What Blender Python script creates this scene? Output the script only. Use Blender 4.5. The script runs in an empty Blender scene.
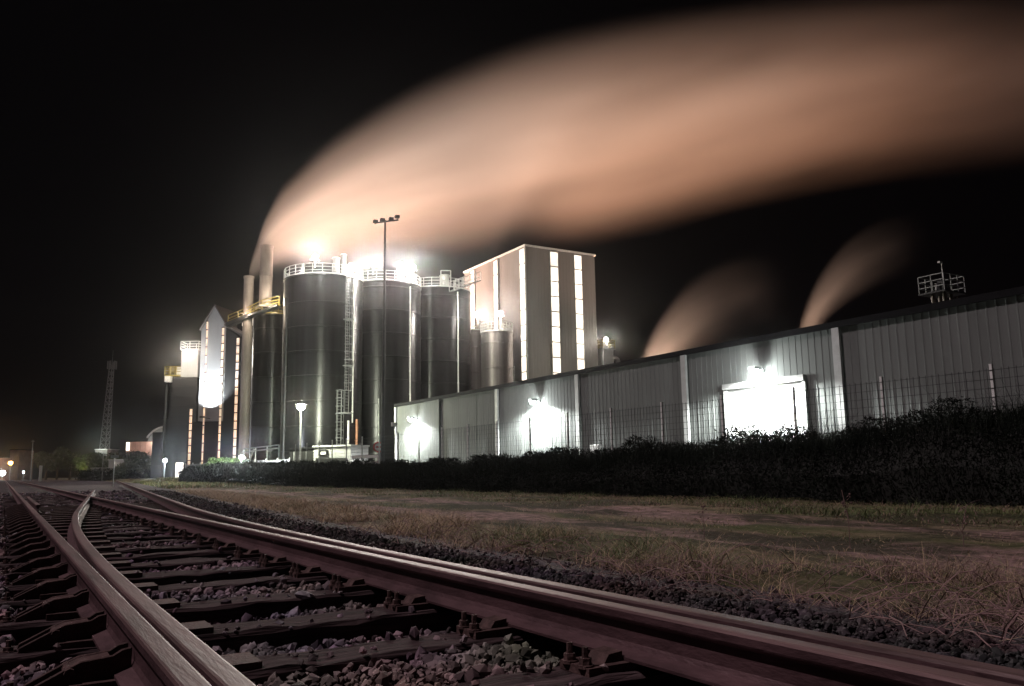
import bpy, math, random
import numpy as np
from mathutils import Vector

random.seed(7)
RNG = np.random.default_rng(7)
S = bpy.context.scene
C = S.collection
PI = math.pi

# ------------------------------------------------------------------ camera
FOC, PITCH, YAW, ROLL = 830.0, math.radians(8.6385), math.radians(31.342), math.radians(1.0)
EYE = Vector((0.0, 0.0, 0.91))
FWD = Vector((math.sin(YAW) * math.cos(PITCH), math.cos(YAW) * math.cos(PITCH), math.sin(PITCH)))
RIGHT = Vector((math.cos(YAW), -math.sin(YAW), 0))
UP = RIGHT.cross(FWD)
# the survey below: where on the site a thing seen on the photo stands, D metres out
def spot(px, py, D):
    x, y = px - 512.0, 343.0 - py
    c, s = math.cos(ROLL), math.sin(ROLL)
    xr, yr = c * x + s * y, -s * x + c * y
    return EYE + (RIGHT * xr + UP * yr + FWD * FOC) * (D / FOC)
def plan(px, D, z=0.0, py=455):
    p = spot(px, py, D)
    return Vector((p.x, p.y, z))

def zat(c, py):
    lo, hi = -5.0, 90.0
    for _ in range(50):
        z = (lo + hi) / 2
        d = Vector((c.x, c.y, z)) - EYE
        k = FOC / d.dot(FWD); x, y = d.dot(RIGHT) * k, d.dot(UP) * k
        if 343.0 - (math.sin(ROLL) * x + math.cos(ROLL) * y) > py: lo = z
        else: hi = z
    return z

cam_d = bpy.data.cameras.new('camera')
cam = bpy.data.objects.new('camera', cam_d)
C.objects.link(cam)
cr, sr = math.cos(ROLL), math.sin(ROLL)
r2 = RIGHT * cr - UP * sr
u2 = UP * cr + RIGHT * sr
from mathutils import Matrix
M = Matrix((( r2.x, u2.x, -FWD.x, EYE.x), (r2.y, u2.y, -FWD.y, EYE.y), (r2.z, u2.z, -FWD.z, EYE.z), (0, 0, 0, 1)))
cam.matrix_world = M
cam_d.sensor_width = 36.0
cam_d.lens = 36.0 * FOC / 1024.0
cam_d.clip_start = 0.05
cam_d.clip_end = 6000
S.camera = cam

# ------------------------------------------------------------------ mesh builder
class MB:
    def __init__(s):
        s.v, s.f, s.mi = [], [], []
        s.cur = 0
    def add(s, vs, fs):
        b = len(s.v)
        s.v.extend([tuple(p) for p in vs])
        for f in fs:
            s.f.append(tuple(i + b for i in f)); s.mi.append(s.cur)
        return s
    def box(s, c, d, rz=0.0, ax=None):
        hx, hy, hz = d[0] / 2, d[1] / 2, d[2] / 2
        cs, sn = math.cos(rz), math.sin(rz)
        vs = []
        for x, y, z in ((-1,-1,-1),(1,-1,-1),(1,1,-1),(-1,1,-1),(-1,-1,1),(1,-1,1),(1,1,1),(-1,1,1)):
            a, b, e = x * hx, y * hy, z * hz
            vs.append((c[0] + a * cs - b * sn, c[1] + a * sn + b * cs, c[2] + e))
        return s.add(vs, [(3,2,1,0),(4,5,6,7),(0,1,5,4),(1,2,6,5),(2,3,7,6),(3,0,4,7)])
    def bar(s, p0, p1, w, h=None):
        h = h or w
        p0, p1 = Vector(p0), Vector(p1)
        d = (p1 - p0).normalized()
        r = Vector((0, 0, 1)) if abs(d.z) < .95 else Vector((1, 0, 0))
        a = d.cross(r).normalized(); b = d.cross(a).normalized()
        vs = [p + a * i * w / 2 + b * j * h / 2 for p in (p0, p1) for i, j in ((-1,-1),(1,-1),(1,1),(-1,1))]
        return s.add(vs, [(3,2,1,0),(4,5,6,7),(0,1,5,4),(1,2,6,5),(2,3,7,6),(3,0,4,7)])
    def cyl(s, p0, p1, r0, r1=None, n=16, caps=True):
        r1 = r0 if r1 is None else r1
        p0, p1 = Vector(p0), Vector(p1)
        d = (p1 - p0).normalized()
        r = Vector((0, 0, 1)) if abs(d.z) < .95 else Vector((1, 0, 0))
        a = d.cross(r).normalized(); b = d.cross(a)
        vs = []
        for p, q in ((p0, r0), (p1, r1)):
            for k in range(n):
                t = 2 * PI * k / n
                vs.append(p + (a * math.cos(t) + b * math.sin(t)) * q)
        fs = [(k, (k + 1) % n, n + (k + 1) % n, n + k) for k in range(n)]
        if caps:
            fs += [tuple(range(n - 1, -1, -1)), tuple(range(n, 2 * n))]
        return s.add(vs, fs)
    def tube(s, pts, r, n=6):
        for a, b in zip(pts[:-1], pts[1:]):
            s.cyl(a, b, r, n=n)
        return s
    def lathe(s, c, prof, n=40, cap=True):
        vs = []
        for r, z in prof:
            for k in range(n):
                t = 2 * PI * k / n
                vs.append((c[0] + r * math.cos(t), c[1] + r * math.sin(t), z))
        fs = []
        for j in range(len(prof) - 1):
            for k in range(n):
                fs.append((j*n + k, j*n + (k+1) % n, (j+1)*n + (k+1) % n, (j+1)*n + k))
        if cap:
            fs.append(tuple(range(n - 1, -1, -1)))
            m = (len(prof) - 1) * n
            fs.append(tuple(range(m, m + n)))
        return s.add(vs, fs)
    def prism(s, poly, vec):
        n = len(poly)
        v = Vector(vec)
        vs = [Vector(p) for p in poly] + [Vector(p) + v for p in poly]
        fs = [tuple(range(n - 1, -1, -1)), tuple(range(n, 2 * n))]
        fs += [(k, (k + 1) % n, n + (k + 1) % n, n + k) for k in range(n)]
        return s.add(vs, fs)
    def sphere(s, c, r, n=10, m=6, sz=1.0):
        vs = [(c[0], c[1], c[2] - r * sz)]
        for j in range(1, m):
            ph = -PI/2 + PI * j / m
            for k in range(n):
                t = 2 * PI * k / n
                vs.append((c[0] + r*math.cos(ph)*math.cos(t), c[1] + r*math.cos(ph)*math.sin(t), c[2] + r*sz*math.sin(ph)))
        vs.append((c[0], c[1], c[2] + r * sz))
        fs = [(0, 1 + (k+1) % n, 1 + k) for k in range(n)]
        for j in range(m - 2):
            for k in range(n):
                a = 1 + j*n
                fs.append((a + k, a + (k+1) % n, a + n + (k+1) % n, a + n + k))
        t = len(vs) - 1
        a = 1 + (m-2)*n
        fs += [(a + k, a + (k+1) % n, t) for k in range(n)]
        return s.add(vs, fs)
    def sweep(s, path, prof, closed_prof=True):
        """profile (lateral, up) swept along a ground-plan path of (x, y, z)"""
        n = len(prof)
        vs = []
        for i, p in enumerate(path):
            a = Vector(path[max(0, i - 1)]); b = Vector(path[min(len(path) - 1, i + 1)])
            t = (b - a); t.z = 0; t.normalize()
            r = Vector((t.y, -t.x, 0))
            for q in prof:
                vs.append(Vector(p) + r * q[0] + Vector((0, 0, q[1])))
        fs = []
        for i in range(len(path) - 1):
            for k in range(n if closed_prof else n - 1):
                fs.append((i*n + k, (i+1)*n + k, (i+1)*n + (k+1) % n, i*n + (k+1) % n))
        if closed_prof:
            fs += [tuple(range(n)), tuple(range(len(path)*n - 1, (len(path)-1)*n - 1, -1))]
        return s.add(vs, fs)
    def build(s, name, mats, parent=None, smooth=False, bevel=0, sharp=35):
        if not isinstance(mats, (list, tuple)): mats = [mats]
        org = Vector((0, 0, 0))
        p = parent
        while p is not None:
            org += p.location; p = p.parent
        me = bpy.data.meshes.new(name)
        me.from_pydata([(x - org.x, y - org.y, z - org.z) for x, y, z in s.v], [], s.f)
        for m in mats: me.materials.append(m)
        if len(mats) > 1: me.polygons.foreach_set('material_index', s.mi)
        me.validate(); me.update()
        if smooth:
            me.polygons.foreach_set('use_smooth', [True] * len(me.polygons))
            me.set_sharp_from_angle(angle=math.radians(sharp))
        o = bpy.data.objects.new(name, me)
        C.objects.link(o)
        if parent: o.parent = parent
        if bevel:
            b = o.modifiers.new('bevel', 'BEVEL'); b.width = bevel; b.segments = 1; b.limit_method = 'ANGLE'
        return o

def np_mesh(name, verts, faces_flat, nper, mats, parent=None, midx=None, smooth=False):
    """big meshes from arrays; every face has nper corners"""
    me = bpy.data.meshes.new(name)
    nf = len(faces_flat) // nper
    me.vertices.add(len(verts)); me.loops.add(len(faces_flat)); me.polygons.add(nf)
    v = np.asarray(verts, np.float32)
    if parent is not None:
        org = Vector((0, 0, 0)); p = parent
        while p is not None: org += p.location; p = p.parent
        v = v - np.array(org, np.float32)
    me.vertices.foreach_set('co', v.ravel())
    me.loops.foreach_set('vertex_index', np.asarray(faces_flat, np.int32))
    me.polygons.foreach_set('loop_start', np.arange(0, nf * nper, nper, dtype=np.int32))
    for m in (mats if isinstance(mats, (list, tuple)) else [mats]): me.materials.append(m)
    if midx is not None: me.polygons.foreach_set('material_index', np.asarray(midx, np.int32))
    me.update(calc_edges=True)
    me.validate()
    me.polygons.foreach_set('use_smooth', [bool(smooth)] * len(me.polygons))
    o = bpy.data.objects.new(name, me); C.objects.link(o)
    if parent is not None: o.parent = parent
    return o

def tag(o, label=None, cat=None, group=None, kind=None):
    if label: o['label'] = label
    if cat: o['category'] = cat
    if group: o['group'] = group
    if kind: o['kind'] = kind
    return o
def thing(name, loc, label, cat, group=None):
    o = bpy.data.objects.new(name, None)
    o.location = loc; o.empty_display_size = .3
    C.objects.link(o)
    return tag(o, label, cat, group)

# ------------------------------------------------------------------ materials
def new_mat(name):
    m = bpy.data.materials.new(name); m.use_nodes = True
    nt = m.node_tree
    return m, nt, nt.nodes['Principled BSDF'], nt.nodes, nt.links

def mat(name, col, rough=.6, metal=0.0, var=.25, vs=3.0, bump=0.0, bs=25.0, stretch=(1,1,1), col2=None, spec=.5, rand=False):
    m, nt, b, N, L = new_mat(name)
    tc = N.new('ShaderNodeTexCoord'); mp = N.new('ShaderNodeMapping')
    mp.inputs['Scale'].default_value = stretch
    L.new(tc.outputs['Object'], mp.inputs['Vector'])
    src = mp.outputs['Vector']
    if rand:
        oi = N.new('ShaderNodeObjectInfo'); va = N.new('ShaderNodeVectorMath'); va.operation = 'ADD'
        mu = N.new('ShaderNodeMath'); mu.operation = 'MULTIPLY'; mu.inputs[1].default_value = 57.0
        L.new(oi.outputs['Random'], mu.inputs[0]); L.new(mu.outputs[0], va.inputs[1]); L.new(src, va.inputs[0])
        src = va.outputs[0]
    n = N.new('ShaderNodeTexNoise'); n.inputs['Scale'].default_value = vs; n.inputs['Detail'].default_value = 6
    n.inputs['Roughness'].default_value = .65
    L.new(src, n.inputs['Vector'])
    mix = N.new('ShaderNodeMix'); mix.data_type = 'RGBA'
    c2 = col2 or tuple(c * (1 - var) for c in col)
    c1 = col if col2 else tuple(min(1, c * (1 + var)) for c in col)
    mix.inputs[6].default_value = (*c2, 1); mix.inputs[7].default_value = (*c1, 1)
    mr = N.new('ShaderNodeMapRange'); mr.inputs[1].default_value = .32; mr.inputs[2].default_value = .68
    L.new(n.outputs['Fac'], mr.inputs[0]); L.new(mr.outputs[0], mix.inputs[0])
    L.new(mix.outputs[2], b.inputs['Base Color'])
    b.inputs['Metallic'].default_value = metal
    b.inputs['Specular IOR Level'].default_value = spec
    rr = N.new('ShaderNodeMapRange'); rr.inputs[3].default_value = max(.05, rough - .12); rr.inputs[4].default_value = min(1, rough + .12)
    L.new(n.outputs['Fac'], rr.inputs[0]); L.new(rr.outputs[0], b.inputs['Roughness'])
    if bump:
        n2 = N.new('ShaderNodeTexNoise'); n2.inputs['Scale'].default_value = bs; n2.inputs['Detail'].default_value = 5
        L.new(src, n2.inputs['Vector'])
        bp = N.new('ShaderNodeBump'); bp.inputs['Strength'].default_value = bump; bp.inputs['Distance'].default_value = .02
        L.new(n2.outputs['Fac'], bp.inputs['Height']); L.new(bp.outputs[0], b.inputs['Normal'])
    return m

def emit(name, col, st):
    m, nt, b, N, L = new_mat(name)
    b.inputs['Base Color'].default_value = (.8, .8, .8, 1)
    b.inputs['Emission Color'].default_value = (*col, 1); b.inputs['Emission Strength'].default_value = st
    return m

def silo_metal(name, col, rough=.34):
    """ribbed steel sheet: fine horizontal ribs smear a lamp's reflection into an upright streak"""
    m, nt, b, N, L = new_mat(name)
    tc = N.new('ShaderNodeTexCoord')
    mp = N.new('ShaderNodeMapping'); mp.inputs['Scale'].default_value = (.25, .25, 22)
    L.new(tc.outputs['Object'], mp.inputs['Vector'])
    n = N.new('ShaderNodeTexNoise'); n.inputs['Scale'].default_value = 1; n.inputs['Detail'].default_value = 3
    L.new(mp.outputs[0], n.inputs['Vector'])
    bp = N.new('ShaderNodeBump'); bp.inputs['Strength'].default_value = .35; bp.inputs['Distance'].default_value = .015
    L.new(n.outputs['Fac'], bp.inputs['Height']); L.new(bp.outputs[0], b.inputs['Normal'])
    mp2 = N.new('ShaderNodeMapping'); mp2.inputs['Scale'].default_value = (.9, .9, .05)
    L.new(tc.outputs['Object'], mp2.inputs['Vector'])
    n2 = N.new('ShaderNodeTexNoise'); n2.inputs['Scale'].default_value = 1.5; n2.inputs['Detail'].default_value = 5
    L.new(mp2.outputs[0], n2.inputs['Vector'])
    mix = N.new('ShaderNodeMix'); mix.data_type = 'RGBA'
    mix.inputs[6].default_value = (*[c * .55 for c in col], 1); mix.inputs[7].default_value = (*[c * 1.4 for c in col], 1)
    mr = N.new('ShaderNodeMapRange'); mr.inputs[1].default_value = .3; mr.inputs[2].default_value = .7
    L.new(n2.outputs['Fac'], mr.inputs[0]); L.new(mr.outputs[0], mix.inputs[0]); L.new(mix.outputs[2], b.inputs['Base Color'])
    rr = N.new('ShaderNodeMapRange'); rr.inputs[3].default_value = rough - .08; rr.inputs[4].default_value = rough + .14
    L.new(n2.outputs['Fac'], rr.inputs[0]); L.new(rr.outputs[0], b.inputs['Roughness'])
    b.inputs['Metallic'].default_value = .75
    b.inputs['Anisotropic'].default_value = .75
    tg = N.new('ShaderNodeTangent'); tg.direction_type = 'RADIAL'; tg.axis = 'Z'
    L.new(tg.outputs[0], b.inputs['Tangent'])
    b.inputs['Anisotropic Rotation'].default_value = 0.25
    return m

m_rail = mat('rusted_rail_steel', (.085, .045, .05), .55, .4, .45, 6, .25, 60, (1, .35, 1), spec=.5)
m_railtop = mat('worn_rail_head', (.14, .085, .085), .55, .4, .5, 6, .15, 70, (1, .10, 1))
m_plate = mat('rusted_fastening_steel', (.075, .044, .042), .75, .15, .5, 14, .35, 60, spec=.25)
m_sleeper = mat('tarred_oak', (.048, .032, .034), .95, 0, .75, 5, 1.0, 8, (.35, 6, 6), spec=.12, rand=True)
m_stone = None
m_white = mat('white_painted_steel', (.62, .62, .6), .5, .1, .15, 4)
m_yellow = mat('yellow_painted_steel', (.24, .19, .05), .5, .1, .25, 4)
m_dark = mat('dark_painted_steel', (.035, .035, .038), .5, .3, .3, 4)
m_black = mat('black_housing', (.015, .015, .016), .5, .2, .3, 4)
m_galv = mat('galvanised_steel', (.32, .33, .33), .42, .6, .25, 5)
m_wall = mat('grey_green_profiled_sheet', (.13, .139, .133), .75, 0, .13, 1.3, 0, 10, (1, 1, .10), spec=.15)
m_trim = mat('pale_flashing', (.42, .43, .42), .5, .1, .15, 2)
m_roofedge = mat('dark_roof_flashing', (.008, .008, .009), .85, 0, .3, 2, spec=.1)
m_door = mat('white_door_sheet', (.66, .67, .65), .5, 0, .12, 1.5)
m_silo = silo_metal('dark_ribbed_silo_steel', (.024, .024, .026), .30)
m_silo2 = silo_metal('pale_ribbed_silo_steel', (.20, .18, .175), .46)
m_stack = mat('weathered_stack_steel', (.24, .205, .19), .6, .2, .3, .8, 0, 10, (1, 1, .25))
m_clad = mat('grey_plant_cladding', (.105, .095, .09), .55, .1, .14, .5, 0, 10, (1, 1, .2))
m_block = mat('warm_grey_block_cladding', (.21, .20, .19), .6, .05, .12, .4, 0, 10, (1, 1, .2))
m_cladw = mat('white_plant_cladding', (.33, .33, .33), .55, .1, .12, .4, 0, 10, (1, 1, .2))
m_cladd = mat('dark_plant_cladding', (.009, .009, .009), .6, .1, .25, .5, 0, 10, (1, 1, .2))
m_brickish = mat('pale_brown_render', (.35, .24, .2), .8, 0, .2, .8)
m_conc = mat('concrete', (.28, .27, .25), .85, 0, .25, 1.2, .3, 8)
m_red = mat('red_paint', (.5, .03, .03), .5)
m_orange = mat('orange_primer_pipe', (.42, .2, .12), .5, .2, .2, 3)
m_bark = mat('bark', (.07, .055, .045), .9, 0, .4, 6, .6, 12)
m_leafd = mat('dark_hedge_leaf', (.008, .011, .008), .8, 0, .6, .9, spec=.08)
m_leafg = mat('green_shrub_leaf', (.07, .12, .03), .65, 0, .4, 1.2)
m_leaft = mat('tree_leaf', (.05, .06, .025), .7, 0, .5, .5)
m_core = mat('hedge_core_dark', (.012, .013, .011), .95, 0, .4, 2)
m_glow = emit('white_floodlight_lens', (1, .96, .9), 250)
m_glowg = emit('greenish_street_lamp_lens', (.95, 1, .78), 110)
m_glowc = emit('cool_wall_lamp_lens', (.95, 1, 1), 150)
m_glowo = emit('sodium_lamp_lens', (1, .45, .08), 25)
m_glowb = emit('blue_white_lamp_lens', (.85, .93, 1), 30)

def window_mat(name, col, st, sc):
    m, nt, b, N, L = new_mat(name)
    tc = N.new('ShaderNodeTexCoord'); mp = N.new('ShaderNodeMapping'); mp.inputs['Scale'].default_value = (.3, .3, 1)
    L.new(tc.outputs['Object'], mp.inputs['Vector'])
    n = N.new('ShaderNodeTexNoise'); n.inputs['Scale'].default_value = sc; n.inputs['Detail'].default_value = 2
    L.new(mp.outputs[0], n.inputs['Vector'])
    mr = N.new('ShaderNodeMapRange'); mr.inputs[1].default_value = .3; mr.inputs[2].default_value = .7
    mr.inputs[3].default_value = st * .45; mr.inputs[4].default_value = st * 1.4
    L.new(n.outputs['Fac'], mr.inputs[0]); L.new(mr.outputs[0], b.inputs['Emission Strength'])
    b.inputs['Emission Color'].default_value = (*col, 1)
    b.inputs['Base Color'].default_value = (.5, .5, .5, 1)
    return m
m_win = window_mat('lit_translucent_strip', (1, .86, .7), 2.3, .5)
m_winw = window_mat('lit_amber_strip', (1, .66, .42), 1.0, .9)

# ------------------------------------------------------------------ lamps
def lamp(kind, loc, power, col, parent=None, target=None, size=.2, angle=160, blend=.6):
    d = bpy.data.lights.new('lamp_light', kind)
    d.energy = power; d.color = col
    if kind in ('POINT', 'SPOT'): d.shadow_soft_size = size
    if kind == 'SPOT': d.spot_size = math.radians(angle); d.spot_blend = blend
    o = bpy.data.objects.new('lamp_light', d); C.objects.link(o)
    org = Vector((0, 0, 0)); p = parent
    while p is not None: org += p.location; p = p.parent
    o.location = Vector(loc) - org
    if target is not None:
        o.rotation_euler = (Vector(target) - Vector(loc)).to_track_quat('-Z', 'Y').to_euler()
    if parent: o.parent = parent
    return o

# ------------------------------------------------------------------ world
w = bpy.data.worlds.new('World'); S.world = w; w.use_nodes = True
N, L = w.node_tree.nodes, w.node_tree.links
sky = N.new('ShaderNodeTexSky'); sky.sky_type = 'NISHITA'; sky.sun_disc = False
SUN_EL, SUN_AZ = math.radians(58), math.radians(-72)      # azimuth from +Y towards +X: the glow comes from the left
sky.sun_elevation = SUN_EL; sky.sun_rotation = SUN_AZ
tint = N.new('ShaderNodeMix'); tint.data_type = 'RGBA'; tint.blend_type = 'MULTIPLY'; tint.inputs[0].default_value = 1
tint.inputs[7].default_value = (1.0, .50, .50, 1)
L.new(sky.outputs[0], tint.inputs[6]); L.new(tint.outputs[2], N['Background'].inputs['Color'])
N['Background'].inputs['Strength'].default_value = .0003
sd = bpy.data.lights.new('sun', 'SUN'); sd.energy = 1.75; sd.angle = math.radians(.5); sd.color = (1, .82, .85)
so = bpy.data.objects.new('sun', sd); C.objects.link(so)
sdir = Vector((math.sin(SUN_AZ) * math.cos(SUN_EL), math.cos(SUN_AZ) * math.cos(SUN_EL), math.sin(SUN_EL)))
so.rotation_euler = (-sdir).to_track_quat('-Z', 'Y').to_euler()
so.location = sdir * 60

# ------------------------------------------------------------------ ground
LOT = .4
def ground_z(x):
    if x < 16.4: return 0.0
    if x < 18.2:
        t = (x - 16.4) / 1.8
        return LOT * t * t * (3 - 2 * t)
    return LOT

def ground_material():
    m, nt, b, N, L = new_mat('field_and_yard')
    g = N.new('ShaderNodeNewGeometry'); sx = N.new('ShaderNodeSeparateXYZ')
    L.new(g.outputs['Position'], sx.inputs[0])
    def noise(scale, stretch, det=6, rough=.6):
        mp = N.new('ShaderNodeMapping'); mp.inputs['Scale'].default_value = stretch
        L.new(g.outputs['Position'], mp.inputs['Vector'])
        n = N.new('ShaderNodeTexNoise'); n.inputs['Scale'].default_value = scale
        n.inputs['Detail'].default_value = det; n.inputs['Roughness'].default_value = rough
        L.new(mp.outputs[0], n.inputs['Vector']); return n.outputs['Fac']
    def mixc(f, a, bb):
        x = N.new('ShaderNodeMix'); x.data_type = 'RGBA'
        for i, q in ((0, f), (6, a), (7, bb)):
            if isinstance(q, tuple): x.inputs[i].default_value = (*q, 1)
            else: L.new(q, x.inputs[i])
        return x.outputs[2]
    def rng(v, a, bb, c=0.0, d=1.0):
        x = N.new('ShaderNodeMapRange'); x.inputs[1].default_value = a; x.inputs[2].default_value = bb
        x.inputs[3].default_value = c; x.inputs[4].default_value = d
        L.new(v, x.inputs[0]); return x.outputs[0]
    n1 = noise(.9, (1, .18, 1)); n2 = noise(9, (1, .3, 1), 8, .7); n3 = noise(40, (1, 1, 1), 4)
    soil = mixc(rng(n2, .35, .65), (.08, .05, .048), (.38, .25, .235))
    dry = mixc(rng(n2, .3, .7), (.09, .07, .045), (.32, .245, .16))
    green = mixc(rng(n3, .3, .7), (.035, .045, .015), (.10, .11, .04))
    grass = mixc(rng(n1, .42, .6), dry, green)
    # two wheel ruts of bare soil along the field
    def rut(c, wd):
        a = N.new('ShaderNodeMath'); a.operation = 'SUBTRACT'; a.inputs[1].default_value = c; L.new(sx.outputs[0], a.inputs[0])
        wob = N.new('ShaderNodeMath'); wob.operation = 'MULTIPLY_ADD'; wob.inputs[1].default_value = 2.4; 
        L.new(n1, wob.inputs[0]); L.new(a.outputs[0], wob.inputs[2])
        s2 = N.new('ShaderNodeMath'); s2.operation = 'SUBTRACT'; s2.inputs[1].default_value = 1.2; L.new(wob.outputs[0], s2.inputs[0])
        ab = N.new('ShaderNodeMath'); ab.operation = 'ABSOLUTE'; L.new(s2.outputs[0], ab.inputs[0])
        return rng(ab.outputs[0], wd, wd * .4)
    mx = N.new('ShaderNodeMath'); mx.operation = 'MAXIMUM'
    L.new(rut(8.2, 1.0), mx.inputs[0]); L.new(rut(11.2, 1.3), mx.inputs[1])
    mm = N.new('ShaderNodeMath'); mm.operation = 'MULTIPLY'; L.new(mx.outputs[0], mm.inputs[0]); L.new(rng(n2, .3, .5), mm.inputs[1])
    n4 = noise(.55, (1, .35, 1), 7, .72)
    field = mixc(mm.outputs[0], grass, soil)
    field = mixc(rng(n4, .54, .45, 0.0, .9), field, (.03, .03, .016))
    yard = mixc(rng(n2, .3, .7), (.05, .05, .05), (.11, .11, .105))
    full = mixc(rng(sx.outputs[0], 18.3, 18.9), field, yard)
    L.new(full, b.inputs['Base Color']); b.inputs['Roughness'].default_value = .95
    b.inputs['Specular IOR Level'].default_value = .1
    bp = N.new('ShaderNodeBump'); bp.inputs['Strength'].default_value = 1.0; bp.inputs['Distance'].default_value = .12
    L.new(n2, bp.inputs['Height']); L.new(bp.outputs[0], b.inputs['Normal'])
    return m

xs = sorted(set([-510, -120, -30, -10] + [round(x * .5, 2) for x in range(-12, 42)] + [24, 30, 60, 150, 510]))
ys = [-190, -60, -20, -8] + [round(y * .6, 2) for y in range(-8, 70)] + [44, 48, 54, 60, 70, 85, 100, 130, 180, 260, 400, 550]
gv, gf = [], []
for y in ys:
    for x in xs:
        near = 3.5 < x < 18 and y < 45
        bumpz = (.05 * math.sin(x * 1.7 + y * .37) * math.sin(y * .9 + 1) + RNG.normal(0, .015)) if near else 0
        if 7.2 < x < 9.0 or 10.4 < x < 12.2: bumpz -= .04
        gv.append((x, y, ground_z(x) + bumpz))
nx = len(xs)
for j in range(len(ys) - 1):
    for i in range(nx - 1):
        gf += [j*nx + i, j*nx + i + 1, (j+1)*nx + i + 1, (j+1)*nx + i]
g = np_mesh('ground', gv, gf, 4, ground_material(), smooth=True)
tag(g, kind='structure')

# ------------------------------------------------------------------ track
RT = .42                                  # top of rail
LX, NX = .42, 1.92                        # running rails of the straight track
def drift(y):                             # how far the branching track has swung to the right
    if y < 3.6: return 0.0
    if y < 14.5: return .0043 * (y - 3.6) ** 2
    return .5109 + .0937 * (y - 14.5)

def ballast_material(name, a, b2, sc, island=False):
    m, nt, b, N, L = new_mat(name)
    g = N.new('ShaderNodeNewGeometry')
    v = N.new('ShaderNodeTexVoronoi'); v.inputs['Scale'].default_value = sc
    L.new(g.outputs['Position'], v.inputs['Vector'])
    n = N.new('ShaderNodeTexNoise'); n.inputs['Scale'].default_value = 1.3; n.inputs['Detail'].default_value = 5
    L.new(g.outputs['Position'], n.inputs['Vector'])
    mix = N.new('ShaderNodeMix'); mix.data_type = 'RGBA'
    mix.inputs[6].default_value = (*a, 1); mix.inputs[7].default_value = (*b2, 1)
    sp = N.new('ShaderNodeSeparateColor'); L.new(v.outputs['Color'], sp.inputs[0])
    if island: L.new(g.outputs['Random Per Island'], mix.inputs[0])
    else: L.new(sp.outputs[0], mix.inputs[0])
    mul = N.new('ShaderNodeMix'); mul.data_type = 'RGBA'; mul.blend_type = 'MULTIPLY'; mul.inputs[0].default_value = .7
    L.new(mix.outputs[2], mul.inputs[6]); L.new(n.outputs['Color'], mul.inputs[7])
    L.new(mul.outputs[2], b.inputs['Base Color']); b.inputs['Roughness'].default_value = .85; b.inputs['Specular IOR Level'].default_value = .2
    bp = N.new('ShaderNodeBump'); bp.inputs['Strength'].default_value = 1; bp.inputs['Distance'].default_value = .04
    L.new(v.outputs['Distance'], bp.inputs['Height']); bp.invert = True
    L.new(bp.outputs[0], b.inputs['Normal'])
    return m
m_bed = ballast_material('compacted_ballast', (.03, .024, .027), (.115, .088, .096), 22)
m_stone = ballast_material('broken_stone', (.065, .048, .055), (.45, .34, .385), 9, True)

BED = .13
bed = MB()
path_y = [-6, 0, 3, 6, 9, 12, 15, 19, 26, 40, 60, 100, 160, 300, 545]
left = [(-9.0, 0.004), (-7.6, BED)]
vs, fs = [], []
for y in path_y:
    e = 3.75 + drift(min(y, 120))
    for x, z in ((-40, .004), (-9, .006), (-7.4, BED), (-2, BED), (e - .35, BED), (e + .25, BED * .75), (e + 1.0, .006)):
        vs.append((x, y, z))
for j in range(len(path_y) - 1):
    for i in range(6):
        fs.append((j*7 + i, j*7 + i + 1, (j+1)*7 + i + 1, (j+1)*7 + i))
bed.add(vs, fs)
tag(bed.build('track_bed', m_bed, smooth=True), kind='structure')

# rails: vignole profile, head 72 mm, foot 140 mm, 160 mm high
def rail_prof():
    h = [(-.070, 0), (-.070, .010), (-.018, .028), (-.010, .045), (-.010, .108), (-.033, .122), (-.036, .128), (-.036, .150), (-.032, .158), (-.025, .160)]
    return h + [(-x, z) for x, z in reversed(h)]
PROF = rail_prof()
def rail(name, pts, label):
    t = MB()
    n = len(PROF)
    t.sweep([(x, y, RT - .16) for x, y in pts], PROF)
    k = len(t.f)
    # faces of the running surface get the worn material
    mi = []
    for i in range(len(pts) - 1):
        for q in range(n):
            mi.append(1 if 7 <= q <= 11 else 0)
    mi += [0, 0]
    t.mi = mi
    o = t.build(name, [m_rail, m_railtop], smooth=True, sharp=14)
    return tag(o, label, 'rail', 'rails of the turnout')
ysr = [-4, 0, 1, 2, 3] + [3 + .5 * k for k in range(1, 60)] + [35, 40, 50, 60]
rail('rail', [(LX, y) for y in (-4, 0, 4, 10, 20, 60, 150, 400)], 'leftmost long straight rail, running from the bottom edge to the vanishing point')
rail('rail', [(NX, y) for y in (-4, 0, 4, 10, 20, 60, 150, 400)], 'straight rail with a tall rusty web facing the open sleepers, beside the outermost rail')
rail('rail', [(LX + .088 + drift(y), y) for y in ysr if y < 38], 'curved blade rail lying against the leftmost rail and bending away to the right')
rail('rail', [(NX + .145 + drift(y), y) for y in ysr + [80, 110]], 'outermost right rail bordering the dark ballast and the grass')
# check rail beside the left rail, opposite the crossing
rail('guard_rail', [(LX + .16 + .05 * max(0, (y - 24.5)) ** 1.5 * .2, y) for y in (17.5, 18.2, 19, 21, 23, 24.5, 25.4)], 'short dark guard rail just right of the leftmost rail, far up the track')

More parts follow.
